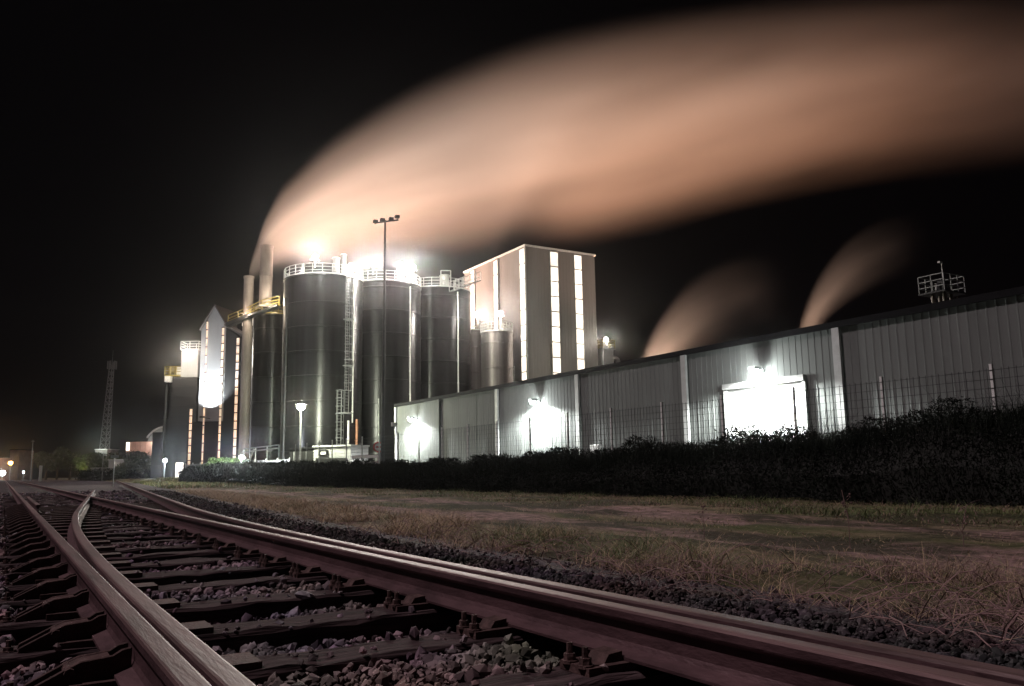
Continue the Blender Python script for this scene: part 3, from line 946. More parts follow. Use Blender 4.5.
def pipe(parent, c, R, a, z0, z1, r=.11, m=None, name='feed_pipe'):
    p = around(c, R + r + .08, a, z0)
    q = MB(); q.cyl(p, (p.x, p.y, z1), r, n=12)
    z = z0 + 1.2
    while z < z1:
        b = around(c, R, a, z); q.bar(b, (p.x, p.y, z), .08); q.cyl((p.x, p.y, z - .06), (p.x, p.y, z + .06), r * 1.3, n=12); z += 2.7
    q.build(name, m or m_white, parent, smooth=True)
pipe(s1, c1, 4.4, .80, 6.2, ST - .4, .07)
pipe(s1, c1, 4.4, .95, LOT, 6.6, .14, m_orange)
pipe(s1, c1, 4.4, .66, LOT, 6.4, .12, m_white)
pipe(s2, c2, 4.35, .72, 3.0, ST - .2, .08)
pipe(s2, c2, 4.35, -.12, LOT, 9, .10, m_galv)
pipe(s3, c3, 4.2, .62, 2.0, ST + .1, .08)
pipe(s3, c3, 4.2, -.62, LOT, ST - .8, .10, m_orange)
pipe(s1, c1, 4.4, -1.02, LOT, 20, .12, m_dark)
# roof kit on the silos
def vent(parent, c, dx, dz, z0, h, r=.28):
    v, rr = frame(c)
    p = c + rr * dx + v * dz
    q = MB(); q.cyl((p.x, p.y, z0), (p.x, p.y, z0 + h), r, n=12); q.cyl((p.x, p.y, z0 + h), (p.x, p.y, z0 + h + .12), r * 1.5, r * 1.1, n=12)
    q.build('roof_vent', m_white, parent)
vent(s1, c1, 2.1, 2.2, ST + .2, 2.5); vent(s1, c1, 2.9, 1.4, ST + .2, 1.7, .2); vent(s1, c1, 1.3, 2.9, ST + .2, 1.9, .35); vent(s1, c1, -2.3, 2.2, ST + .2, 1.2, .2)
vent(s2, c2, 1.7, 2.4, ST + .5, 2.4); vent(s2, c2, 2.8, 1.2, ST + .4, 1.6, .2); vent(s2, c2, -2.9, 1.0, ST + .4, 1.8, .25)
vent(s3, c3, 1.0, 2.6, ST + .8, 1.5, .5)
q = MB()
v, rr = frame(c3)
p = c3 + rr * 1.1 + v * 3.0
q.bar((p.x - rr.x*.6, p.y - rr.y*.6, ST + .8), (p.x - rr.x*.6, p.y - rr.y*.6, ST + 2.9), .1); q.bar((p.x + rr.x*.6, p.y + rr.y*.6, ST + .8), (p.x + rr.x*.6, p.y + rr.y*.6, ST + 2.9), .1)
q.bar((p.x - rr.x*.6, p.y - rr.y*.6, ST + 2.9), (p.x + rr.x*.6, p.y + rr.y*.6, ST + 2.9), .1)
q.build('hoist_frame', m_white, s3)
def flood(px, py, D, power, lab, zbase, col=(1, .93, .85), size=.34, name='floodlight'):
    P = spot(px, py, D)
    t = thing(name, (P.x, P.y, zbase), lab, 'floodlight', 'floodlights on the plant roofs')
    q = MB(); q.bar((P.x, P.y, zbase), (P.x, P.y, P.z - .1), .09); q.bar((P.x - .5, P.y, P.z - .35), (P.x + .5, P.y, P.z - .35), .08); q.build('lamp_pole', m_white, t)
    v = Vector((EYE.x - P.x, EYE.y - P.y, 0)).normalized(); r = Vector((-v.y, v.x, 0))
    h = MB(); h.prism([P - v * .3 - r * size * .6 - Vector((0, 0, size * .5)), P - v * .3 + r * size * .6 - Vector((0, 0, size * .5)), P - v * .3 + r * size * .6 + Vector((0, 0, size * .5)), P - v * .3 - r * size * .6 + Vector((0, 0, size * .5))], v * .28); h.build('lamp_housing', m_galv, t)
    g = MB(); g.cyl(P - v * .02, P + v * .04, size * .85, size * .8, n=16); g.build('lamp_lens', m_glow, t)
    lamp('SPOT', P + v * .6, power, col, t, P + v * 6 - Vector((0, 0, 2.6)), .3, 165, .5)
    lamp('POINT', P + v * .5, power * .12, col, t, None, .3)
    return t, P
flood(315, 257, 89, 9500, 'floodlight glaring on the left silo roof', ST + .2)
flood(373, 263, 94, 15000, 'floodlight glaring on the middle silo roof', ST + .5)
flood(413, 267, 98, 14000, 'floodlight glaring between the middle and right silo roofs', ST + .5)
# catwalk from the right silo to the block
a = spot(452, 291, 99.5); b = spot(478, 281, 104)
t = thing('catwalk', ((a.x + b.x) / 2, (a.y + b.y) / 2, a.z), 'white railed catwalk bridging the right silo and the pale block', 'catwalk')
q = MB(); q.bar(a, b, .9, .12); q.build('walkway_deck', m_galv, t)
q = MB()
d = (b - a); side = Vector((d.y, -d.x, 0)).normalized() * .42
for s in (-1, 1):
    for i in range(7):
        pp = a + d * (i / 6) + side * s; q.bar(pp, pp + Vector((0, 0, 1.15)), .06)
    for h in (.5, 1.15): q.bar(a + side * s + Vector((0, 0, h)), b + side * s + Vector((0, 0, h)), .06)
q.build('handrail', m_white, t)

# two small silos before the block
t4, c4 = silo(476, 106, 2.0, 18.6, 'left of two small pale silos before the tall block', 'small_silo', m_silo2, 3.2, 'small pale silos before the block')
t5, c5 = silo(498.5, 101.5, 2.0, 17.7, 'right of two small pale silos before the tall block', 'small_silo', m_silo2, 3.2, 'small pale silos before the block')
q = MB(); ladder(q, c5, 2.0, 1.15, 1, 13.5, .5, False); q.build('ladder', m_galv, t5)
vent(t5, c5, .6, .8, 17.8, 1.4, .2); vent(t4, c4, .6, .8, 18.7, 1.2, .2)
flood(478, 314, 101, 6500, 'floodlight on the small silos, left one of a pair', 18.3, (1, .90, .80), .3)
flood(500.5, 313, 98.6, 6500, 'floodlight on the small silos, right one of a pair', 17.6, (1, .90, .80), .3)

# ------------------------------------------------------------------ tall block with lit strips
BX, BY, BW, BD = 55.2, 87.0, 11.0, 16.5
BH = zat(Vector((BX, BY, 0)), 245.5)
tb = thing('process_building', (BX, BY, LOT), 'tall pale block with glowing vertical window strips, right of the silos', 'building')
q = MB()
def ribbed_face(mb, p0, p1, z0, z1, out, pitch=.5, dep=.012):
    p0, p1 = Vector(p0), Vector(p1); n = Vector(out)
    ln = (p1 - p0).length; d = (p1 - p0).normalized()
    pts = []; s = 0
    while s < ln - 1e-4:
        for a, o in ((0, 0), (pitch * .7, 0), (pitch * .76, dep), (pitch * .94, dep)):
            if s + a < ln: pts.append(p0 + d * (s + a) + n * o)
        s += pitch
    pts.append(p1)
    k = len(pts)
    mb.add([(p.x, p.y, z0) for p in pts] + [(p.x, p.y, z1) for p in pts], [(i, i + 1, k + i + 1, k + i) for i in range(k - 1)])
ribbed_face(q, (BX, BY + BD, 0), (BX, BY, 0), LOT, BH, (-1, 0, 0))
ribbed_face(q, (BX, BY, 0), (BX + BW, BY, 0), LOT, BH, (0, -1, 0))
ribbed_face(q, (BX + BW, BY, 0), (BX + BW, BY + BD, 0), LOT, BH, (1, 0, 0))
ribbed_face(q, (BX + BW, BY + BD, 0), (BX, BY + BD, 0), LOT, BH, (0, 1, 0))
q.build('ribbed_wall', m_block, tb)
q = MB(); q.box((BX + BW/2, BY + BD/2, BH + .05), (BW + .3, BD + .3, .22)); q.build('roof', m_white, tb)
q = MB(); q.bar((BX - .09, BY - .09, LOT), (BX - .09, BY - .09, BH - .1), .2); q.build('corner_trim', m_trim, tb)
def strip(parent, px, along, wd, z0, z1, m, npane, face):
    """a window strip from ground-plan centre px on a wall face"""
    q = MB(); fr = MB()
    if face == 'left':
        q.box((BX - .06, along, (z0 + z1) / 2), (.04, wd, z1 - z0))
        for i in range(npane + 1):
            z = z0 + (z1 - z0) * i / npane; fr.box((BX - .09, along, z), (.03, wd + .1, .16))
        for s in (-1, 1): fr.box((BX - .075, along + s * (wd / 2 + .05), (z0 + z1) / 2), (.08, .10, z1 - z0))
    else:
        q.box((along, BY - .06, (z0 + z1) / 2), (wd, .04, z1 - z0))
        for i in range(npane + 1):
            z = z0 + (z1 - z0) * i / npane; fr.box((along, BY - .09, z), (wd + .1, .03, .16))
        for s in (-1, 1): fr.box((along + s * (wd / 2 + .05), BY - .075, (z0 + z1) / 2), (.10, .08, z1 - z0))
    o = q.build('strip_window', m, parent)
    fr.build('glazing_bar', m_trim, o)
    return o
def cross_left(px):     # where the sight line meets the left wall
    p = spot(px, 330, 100) - EYE; return (p * (BX / p.x)).y
def cross_front(px):
    p = spot(px, 330, 100) - EYE; return (p * (BY / p.y)).x
for px, w_, in ((473.5, .95), (497.0, .95), (524.5, 1.35)):
    strip(tb, px, cross_left(px), w_, 3, BH - .3, m_win, 13, 'left')
for px, w_ in ((555.5, 1.15), (579.5, 1.1)):
    strip(tb, px, cross_front(px), w_, 3, BH - .3, m_win, 13, 'front')

# lit service tower right of the block
c = plan(608, 109, LOT)
t = thing('service_tower', c, 'small white service tower with a lit railed top, right of the tall block', 'building')
q = MB(); q.box((c.x, c.y, (LOT + 16.4) / 2), (1.7, 1.7, 16.4 - LOT)); q.build('tower_wall', m_cladw, t)
q = MB(); q.box((c.x, c.y, 16.48), (2.1, 2.1, .12)); q.build('deck', m_galv, t)
q = MB()
for a, b in ((-1,-1),(0,-1),(1,-1),(1,0),(1,1),(0,1),(-1,1),(-1,0)):
    q.bar((c.x + a, c.y + b, 16.5), (c.x + a, c.y + b, 17.7), .07)
for z in (16.95, 17.35, 17.7):
    for a, b in (((-1,-1),(1,-1)),((1,-1),(1,1)),((1,1),(-1,1)),((-1,1),(-1,-1))):
        q.bar((c.x + a[0], c.y + a[1], z), (c.x + b[0], c.y + b[1], z), .06)
q.build('handrail', m_yellow, t)
q = MB(); q.box((c.x + .2, c.y + .3, 17.0), (.9, .7, .9)); q.build('fan_unit', m_white, t)
flood(606, 339, 107.5, 1900, 'floodlight on the small white service tower', 16.5, (1, .87, .72), .26)
c = plan(622, 110, LOT)
t = thing('pipe_duct', c, 'pale bent duct and hood just above the warehouse roof, right of the service tower', 'duct')
q = MB(); q.tube([(c.x - 1.6, c.y, 15.4), (c.x - .5, c.y, 15.4), (c.x - .1, c.y, 15.1), (c.x, c.y, 14.5), (c.x, c.y, LOT)], .35, n=12); q.build('duct_bend', m_cladw, t, smooth=True)
q = MB(); q.lathe(Vector((c.x + 1.3, c.y + .3, 0)), [(1.1, LOT), (1.1, 13.6), (.8, 14.2), (.2, 14.5)], 20); q.build('hood', m_silo2, t, smooth=True)

# ------------------------------------------------------------------ stacks and the dark vessel
cv = plan(270, 101, LOT)
t, cv = silo(269.5, 101, 2.35, 20.2, 'narrow dark vessel under the two stacks, left of the tall silos', 'storage_vessel', m_silo, 3.0, 'dark vessels', False)
q = MB()
for a0 in range(1):
    rim_rail(q, cv, 2.4, 20.2, 16)
q.build('handrail', m_yellow, t)
def stack(px, D, r, z0, z1, lab):
    c = plan(px, D, 0, 300)
    t = thing('smoke_stack', (c.x, c.y, z0), lab, 'chimney', 'stacks on the plant')
    q = MB(); q.lathe(c, [(r, z0), (r, z0 + (z1-z0)*.5), (r + .05, z0 + (z1-z0)*.5 + .02), (r + .05, z0 + (z1-z0)*.5 + .2), (r, z0 + (z1-z0)*.5 + .22), (r, z1 - .3), (r + .06, z1 - .28), (r + .06, z1), (r - .12, z1), (r - .12, z1 - 1.5)], 28)
    q.build('flue', m_stack, t, smooth=True)
    q = MB(); q.box((c.x, c.y, z0 + .1), (r * 2.6, r * 2.6, .2)); q.build('base_flange', m_stack, t)
    return c
cA = stack(265.5, 100.5, .75, 20.7, 28.4, 'taller of two pale smoke stacks, closer to the silos')
cB = stack(248.3, 101, .58, LOT, 24.75, 'shorter of two smoke stacks, the one the plume leaves')
lp = lamp('SPOT', (cA.x - 1.5, cA.y - 3.5, 21.2), 500, (1, .8, .65), None, (cA.x - .3, cA.y, 25), .2, 80)
# yellow railed landings stepping down to the gabled hall
a, b = spot(279, 306, 99), spot(228, 325, 101)
t = thing('stair_gangway', (b.x, b.y, b.z), 'dark sloping gangway with yellow rails below the stacks', 'gangway')
q = MB(); q.bar(a, spot(250, 316, 100), 1.0, .2); q.bar(spot(250, 316, 100), b, .8, .5); q.build('walkway_deck', m_dark, t)
q = MB()
pts = [a, spot(262, 310, 99.5), spot(250, 316, 100), spot(238, 321, 100.4), b]
for i, p in enumerate(pts):
    q.bar(p, p + Vector((0, 0, 1.2)), .08)
    if i:
        for h in (.45, .8, 1.2): q.bar(pts[i-1] + Vector((0, 0, h)), p + Vector((0, 0, h)), .07)
q.build('handrail', m_yellow, t)
P = spot(272, 302, 98); lamp('POINT', P, 700, (1, .85, .6), t, None, .15)
P = spot(244, 313, 99); lamp('POINT', P, 260, (1, .8, .6), t, None, .15)

# ------------------------------------------------------------------ gabled hall
GD = 120
def gp(px, py): return spot(px, py, GD)
A = plan(196.5, GD, LOT); Bp = plan(253.5, GD - 1.5, LOT)
gh = thing('gabled_hall', (A.x, A.y, LOT), 'tall hall with a floodlit white gable and lit window strips, left of the stacks', 'building')
dirx = (Bp - A); Wd = dirx.length; dirx.normalize()
nrm = Vector((dirx.y, -dirx.x, 0))          # towards the track
if nrm.dot(EYE - A) < 0: nrm = -nrm
def gpt(s, z, o=0.0):
    p = A + dirx * s + nrm * o; return Vector((p.x, p.y, z))
def su(px): return (px - 196.5) / 57.0 * Wd
depth = 22.0
q = MB()
wallA = [gpt(0, 8.6), gpt(0, 22.0), gpt(su(210), 25.5), gpt(su(222), 22.6), gpt(su(222), 8.6)]
q.prism(wallA, -nrm * depth); q.build('white_gable_wall', m_cladw, gh)
q = MB()
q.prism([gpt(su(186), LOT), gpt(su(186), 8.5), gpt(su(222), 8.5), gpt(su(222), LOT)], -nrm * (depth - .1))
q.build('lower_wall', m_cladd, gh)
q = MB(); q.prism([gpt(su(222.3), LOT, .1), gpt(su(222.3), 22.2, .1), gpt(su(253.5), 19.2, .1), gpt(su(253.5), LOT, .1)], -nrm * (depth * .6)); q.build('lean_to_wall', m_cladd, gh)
q = MB()
q.prism([gpt(su(221.8), 22.45, .5), gpt(su(221.8), 22.7, .5), gpt(su(255), 19.6, .5), gpt(su(255), 19.3, .5)], -nrm * (depth * .6 + .4))
q.build('lean_to_roof', m_clad, gh)
q = MB()
q.prism([gpt(-.25, 22.0, .25), gpt(-.25, 22.25, .25), gpt(su(210), 25.75, .25), gpt(su(210), 25.52, .25)], -nrm * (depth + .5))
q.prism([gpt(su(210), 25.52, .25), gpt(su(210), 25.75, .25), gpt(su(222.6), 22.7, .25), gpt(su(222.6), 22.45, .25)], -nrm * (depth + .5))
q.build('roof', m_clad, gh)
q = MB(); q.bar(gpt(su(251.5), LOT, .28), gpt(su(251.5), 19.0, .28), .32); q.build('downpipe_cover', m_trim, gh)
def gstrip(px0, px1, py0, py1, w_, m, npane):
    z0, z1 = gp(px1, py1).z, gp(px0, py0).z
    o_ = .14
    q = MB(); fr = MB()
    s0 = su((px0 + px1) / 2)
    q.prism([gpt(s0 - w_/2, z0, o_), gpt(s0 - w_/2, z1, o_), gpt(s0 + w_/2, z1, o_), gpt(s0 + w_/2, z0, o_)], nrm * .04)
    for i in range(npane + 1):
        z = z0 + (z1 - z0) * i / npane; fr.bar(gpt(s0 - w_/2 - .05, z, o_ + .07), gpt(s0 + w_/2 + .05, z, o_ + .07), .08, .14)
    o = q.build('strip_window', m, gh); fr.build('glazing_bar', m_dark, o)
gstrip(204, 202, 318, 470, .22, m_winw, 17)
gstrip(221, 218, 325, 467, .30, m_winw, 17)
gstrip(236.5, 233.5, 336, 464, .42, m_winw, 15)
gstrip(190, 189.5, 408, 468, .38, m_winw, 8)
q = MB(); q.prism([gpt(su(228), 22.9, -3), gpt(su(228), 24.0, -3), gpt(su(239), 24.0, -3), gpt(su(239), 22.9, -3)], nrm * .05)
q.build('clerestory_window', m_win, gh)
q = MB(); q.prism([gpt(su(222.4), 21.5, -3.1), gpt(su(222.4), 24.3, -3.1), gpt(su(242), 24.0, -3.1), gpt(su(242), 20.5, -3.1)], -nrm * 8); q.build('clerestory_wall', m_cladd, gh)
# the floodlight that washes the gable
P = gpt(su(209), 9.0, 2.4)
t = thing('floodlight', P, 'upward floodlight washing the white gable, hidden low on its bracket', 'floodlight', 'floodlights on the plant roofs')
q = MB(); q.bar(gpt(su(209), 8.9, .1), P, .1); q.build('bracket', m_dark, t)
q = MB(); q.box((P.x, P.y, P.z), (.5, .5, .25)); q.build('lamp_housing', m_dark, t)
lamp('SPOT', P + Vector((0, 0, .3)), 20000, (.9, .96, 1), t, gpt(su(209), 17.0, .0), .15, 96, .7)

# darker works left of the hall
c = plan(186, 128, LOT)
t = thing('annex_block', c, 'dark slatted block left of the gabled hall, under a lit cabin', 'building')
dq = (plan(197, 128, LOT) - plan(180, 128, LOT)); rzq = math.atan2(dq.y, dq.x)
q = MB(); q.box((c.x, c.y, (LOT + 15.8) / 2), (3.6, 3.2, 15.8 - LOT), rzq)
for i in range(9): q.box((c.x, c.y, 3 + i * 1.45), (3.75, 3.35, .5), rzq)
q.build('slatted_wall', m_cladd, t)
q = MB(); q.box((c.x + .4, c.y, 18.0), (2.6, 2.4, 4.2), rzq); q.build('cabin', m_cladw, t)
q = MB(); q.box((c.x + .4, c.y, 20.2), (2.9, 2.8, .15), rzq)
cs, sn = math.cos(rzq), math.sin(rzq)
def loc2(a, b, z): return Vector((c.x + .4 + a * cs - b * sn, c.y + a * sn + b * cs, z))
cor = [(-1.4,-1.35),(0,-1.35),(1.4,-1.35),(1.4,1.35),(0,1.35),(-1.4,1.35),(-1.4,-1.35)]
for i in range(len(cor) - 1):
    q.bar(loc2(*cor[i], 20.2), loc2(*cor[i], 21.5), .09)
    for z in (20.7, 21.1, 21.5): q.bar(loc2(*cor[i], z), loc2(*cor[i+1], z), .08)
q.build('handrail', m_white, t)
P = spot(189, 352, 122.5); lamp('POINT', P, 4500, (1, .88, .75), t, None, .2)
q = MB(); q.box((c.x - 1.2, c.y - 1.9, 1.6), (1.1, .1, 2.3), rzq); q.build('lit_doorway', m_win, t)
c = plan(173, 128, LOT)
t = thing('conveyor_tower', c, 'slim dark tower with a yellow lit head, left end of the works', 'tower')
q = MB(); q.box((c.x, c.y, (LOT + 16) / 2), (1.2, 1.4, 16 - LOT), rzq); q.bar((c.x - 1.3, c.y + .5, LOT), (c.x - 1.3, c.y + .5, 15.5), .3); q.build('tower_shaft', m_cladd, t)
q = MB(); q.box((c.x - .2, c.y, 16.2), (2.6, 1.7, .25), rzq)
for a in (-1.3, -.4, .5, 1.3): 
    for b in (-.8, .8): q.bar((c.x - .2 + a*cs - b*sn, c.y + a*sn + b*cs, 16.3), (c.x - .2 + a*cs - b*sn, c.y + a*sn + b*cs, 17.6), .09)
for z in (16.8, 17.2, 17.6):
    for b in (-.8, .8): q.bar((c.x - .2 - 1.3*cs - b*sn, c.y - 1.3*sn + b*cs, z), (c.x - .2 + 1.3*cs - b*sn, c.y + 1.3*sn + b*cs, z), .09)
q.build('handrail', m_yellow, t)
q = MB(); q.box((c.x - 1.2, c.y - .5, 15.6), (.9, .9, .9), rzq); q.build('motor_housing', m_white, t)
q = MB(); q.box((c.x + .5, c.y, 17.0), (.8, .8, 1.2), rzq); q.build('motor_housing', m_white, t)
P = spot(170, 364, 125.5); lamp('POINT', P, 350, (1, .9, .65), t, None, .2)
c = plan(166, 131, LOT)
t = thing('low_annex', c, 'low grey annex at the left end of the works with a lamp at its foot', 'building')
ax = Vector((cs, sn, 0))
q = MB(); p = c + ax * .9; q.box((p.x, p.y, (LOT + 9.7) / 2), (2.0, 3, 9.7 - LOT), rzq); p2 = c - ax * .9; q.box((p2.x, p2.y, (LOT + 7.6) / 2), (1.6, 2.7, 7.6 - LOT), rzq); q.build('annex_wall', m_cladd, t)
q = MB(); q.box((p.x, p.y, 9.76), (2.1, 3.2, .12), rzq); q.build('roof', m_roofedge, t)
def small_lamp(px, py, D, power, lab, m, col, r=.22, zb=None, name='yard_lamp', grp=None):
    P = spot(px, py, D)
    t = thing(name, (P.x, P.y, LOT if zb is None else zb), lab, 'lamp', grp)
    q = MB(); q.cyl((P.x, P.y, LOT if zb is None else zb), (P.x, P.y, P.z), .06, n=8); q.build('lamp_pole', m_galv, t)
    q = MB(); q.sphere(P, r, 12, 8); q.build('lamp_globe', m, t)
    q = MB(); q.cyl((P.x, P.y, P.z + r * .8), (P.x, P.y, P.z + r * 1.1), r * 1.1, r * .5, n=12); q.build('lamp_cap', m_galv, t)
    v = Vector((EYE.x - P.x, EYE.y - P.y, 0)).normalized()
    lamp('POINT', P + v * (r + .25), power, col, t, None, .2)
    return t
small_lamp(165, 460.5, 122, 2500, 'blue-white yard lamp at the foot of the low annex, far left of the works', m_glowb, (.85, .93, 1), .3)
small_lamp(241.5, 457.5, 83.5, 3600, 'blue-white yard lamp by the pipe rack, behind the lit green shrub', m_glowb, (.9, .96, 1), .25)
# pipe rack at the foot of the vessel
a = spot(244, 452, 95); b = spot(279, 448, 93)
t = thing('pipe_rack', (a.x, a.y, LOT), 'low steel pipe rack on legs below the dark vessel', 'pipe rack')
q = MB()
for z in (0, .35): q.bar(a + Vector((0, 0, z)), b + Vector((0, 0, z)), .12)
q.build('pipes', m_galv, t)
for i in range(4):
    p = a + (b - a) * (i / 3); q = MB(); q.bar((p.x, p.y, LOT), (p.x, p.y, p.z + .3), .12); q.build('leg', m_galv, t)
q = MB(); q.bar(spot(247, 466, 94.5), spot(254, 449, 94.5), .15); q.build('brace', m_galv, t)

# ------------------------------------------------------------------ yard things
P = spot(301, 407, 76); P2 = Vector((P.x, P.y, LOT))
t = thing('street_lamp', P2, 'glaring greenish street lamp on a pale pole before the left silo', 'street lamp')
q = MB(); q.cyl(P2, (P.x, P.y, P.z - .15), .10, .07, n=10); q.build('lamp_pole', m_white, t)
q = MB(); q.cyl((P.x, P.y, P.z + .22), (P.x, P.y, P.z + .34), .5, .2, n=16); q.build('lamp_cap', m_galv, t)
q = MB(); q.sphere(P, .36, 16, 10, .75); q.build('lamp_globe', m_glowg, t)
v = Vector((EYE.x - P.x, EYE.y - P.y, 0)).normalized(); r_ = Vector((-v.y, v.x, 0))
lamp('POINT', P - v * .6, 14000, (.96, 1, .74), t, None, .25)
lamp('POINT', P + v * .6, 1500, (.96, 1, .74), t, None, .25)

P = spot(388, 219, 60); P2 = plan(382.5, 60, LOT)
P2 = Vector((P2.x, P2.y, LOT)); P = Vector((P2.x + .1, P2.y, zat(P2, 220)))
t = thing('floodlight_mast', P2, 'tall thin dark mast with unlit lamp heads on a crossarm', 'mast')
q = MB(); q.cyl(P2, P, .15, .075, n=12); q.build('pole', m_dark, t, smooth=True)
v, r_ = frame(P2)
q = MB(); q.bar(P - r_ * .8 + Vector((0, 0, -.25)), P + r_ * 1.0 + Vector((0, 0, .05)), .10); q.build('crossarm', m_dark, t)
for s, dz, up in ((-.72, -.12, .12), (-.2, .02, .06), (.45, .12, .12), (.9, .3, .18)):
    cc = P + r_ * s + Vector((0, 0, dz))
    q = MB(); q.box((cc.x, cc.y, cc.z), (.34, .3, .22), math.atan2(r_.y, r_.x) + .3); q.bar(cc, cc - Vector((0, 0, .22)), .06); q.build('lamp_head', m_black, t, bevel=.02)

# guard hut
c = plan(331, 76, LOT); e1 = plan(350, 75.5, LOT); e0 = plan(313, 77, LOT)
rz = math.atan2((e1 - e0).y, (e1 - e0).x)
ln = (e1 - e0).length
t = thing('site_container', c, 'low pale site container with a small dark sign, in front of the left silo', 'container')
ux = (e1 - e0).normalized(); uy = Vector((-ux.y, ux.x, 0))
mid = (e0 + e1) / 2 + uy * 1.6
q = MB(); q.box((mid.x, mid.y, (LOT + 3.25) / 2), (ln, 3.0, 3.25 - LOT), rz); q.build('container_wall', m_cladw, t)
q = MB(); q.box((mid.x, mid.y, 3.31), (ln + .2, 3.2, .14), rz); q.build('roof', m_trim, t)
s0 = e0 + ux * (ln * .27) + uy * .05
q = MB(); q.box((s0.x, s0.y, 2.72), (1.0, .12, .5), rz); q.build('sign_board', m_black, t)
q = MB(); s1_ = s0 - uy * .075; q.box((s1_.x + ux.x*.05, s1_.y + ux.y*.05, 2.68), (.55, .03, .26), rz); q.build('sign_face', m_white, t)
q = MB(); s2_ = e0 + ux * (ln * .5) - uy * .02; q.box((s2_.x, s2_.y, 1.35), (ln * .8, .3, 1.7), rz); q.build('low_shelter', m_cladd, t)
e2 = plan(288, 78, LOT); mid2 = (e0 + e2) / 2 + uy * 1.4
rz2 = math.atan2((e0 - e2).y, (e0 - e2).x)
t = thing('dark_container', mid2, 'low dark container beside the pale one, under the street lamp', 'container')
q = MB(); q.box((mid2.x, mid2.y, (LOT + 3.15) / 2), ((e0 - e2).length * .96, 2.4, 3.15 - LOT), rz2); q.build('container_wall', m_cladd, t)
q = MB(); q.box((mid2.x, mid2.y, 3.2), ((e0 - e2).length, 2.6, .12), rz2); q.build('roof', m_roofedge, t)
for i in range(3):
    pp = e2 + (e0 - e2) * (.2 + .25 * i) + uy * .15
    q = MB(); q.box((pp.x, pp.y, 1.7), (.07, .08, 2.4), rz2); q.build('locking_bar', m_galv, t)
# barrier and round sign
a = plan(352, 70, LOT); b = plan(379, 68.5, LOT)
t = thing('road_barrier', a, 'white two-bar barrier between the container and the mast', 'barrier')
q = MB(); 
for z in (1.65, 2.15): q.bar((a.x, a.y, z), (b.x, b.y, z), .10, .24)
q.build('barrier_bar', m_white, t)
for p in (a, b):
    q = MB(); q.bar((p.x, p.y, LOT), (p.x, p.y, 2.3), .12); q.build('post', m_white, t)
c = plan(378.5, 64, LOT)
t = thing('road_sign', c, 'round red-rimmed road sign on a post left of the mast foot', 'sign')
zc = spot(378.5, 447, 64).z
v, r_ = frame(c)
q = MB(); q.cyl(c, (c.x, c.y, zc + .2), .035, n=8); q.build('post', m_galv, t)
pc = Vector((c.x, c.y, zc)) + v * .06
q = MB(); q.cyl(pc, pc + v * .02, .42, n=28); q.build('sign_rim', m_red, t)
q = MB(); q.cyl(pc + v * .021, pc + v * .03, .30, n=28); q.build('sign_face', m_white, t)
q = MB(); q.bar(pc + v * .04 - r_ * .2, pc + v * .04 + r_ * .2, .015, .12); q.build('sign_bar', m_red, t)
# light picket fence left
a = plan(186, 108, LOT); b = plan(290, 80, LOT)
t = thing('picket_fence', a, 'pale upright-bar fence in front of the gabled hall', 'fence')
q = MB(); n = 110
for i in range(n):
    p = a + (b - a) * (i / n); q.bar((p.x, p.y, LOT), (p.x, p.y, 2.25), .05)
q.build('bars', m_galv, t)
q = MB()
for z in (.8, 2.1): q.bar((a.x, a.y, z), (b.x, b.y, z), .06)
q.build('rails', m_galv, t)
for i in range(12):
    p = a + (b - a) * (i / 11); q = MB(); q.bar((p.x, p.y, LOT), (p.x, p.y, 2.4), .10); q.build('post', m_white, t)
# lit shrub
def shrub(name, c, R, H, n, m, label, cat='shrub', s=(.06, .12)):
    t = thing(name, c, label, cat)
    u = RNG.normal(size=(n, 3)); u /= np.linalg.norm(u, axis=1, keepdims=True)
    rad = RNG.random(n) ** .35
    lump = 1 + .25 * np.sin(u[:, 0] * 5 + c[1]) * np.sin(u[:, 2] * 6 + u[:, 1] * 4)
    px = c[0] + u[:, 0] * R * rad * lump; py = c[1] + u[:, 1] * R * rad * lump; pz = c[2] + H * .5 + u[:, 2] * H * .5 * rad * lump
    pz = np.maximum(pz, c[2] + .03)
    V, F = leaves(px, py, pz, RNG.uniform(*s, n)); np_mesh('foliage', V, F, 4, m, t)
    q = MB()
    for i in range(7):
        a = random.uniform(0, 2*PI); q.cyl(c, (c[0] + math.cos(a) * R * .6, c[1] + math.sin(a) * R * .6, c[2] + H * .7), .04, .015, n=5)
    q.build('branches', m_bark, t)
    return t
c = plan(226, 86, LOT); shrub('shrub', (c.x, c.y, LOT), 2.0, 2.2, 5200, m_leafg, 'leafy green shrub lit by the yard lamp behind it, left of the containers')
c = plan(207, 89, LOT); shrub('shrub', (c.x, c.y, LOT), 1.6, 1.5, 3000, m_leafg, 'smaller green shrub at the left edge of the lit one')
c = plan(248, 84, LOT); shrub('shrub', (c.x, c.y, LOT), 1.5, 1.8, 2600, m_leafd, 'dark shrub at the right edge of the lit green one')

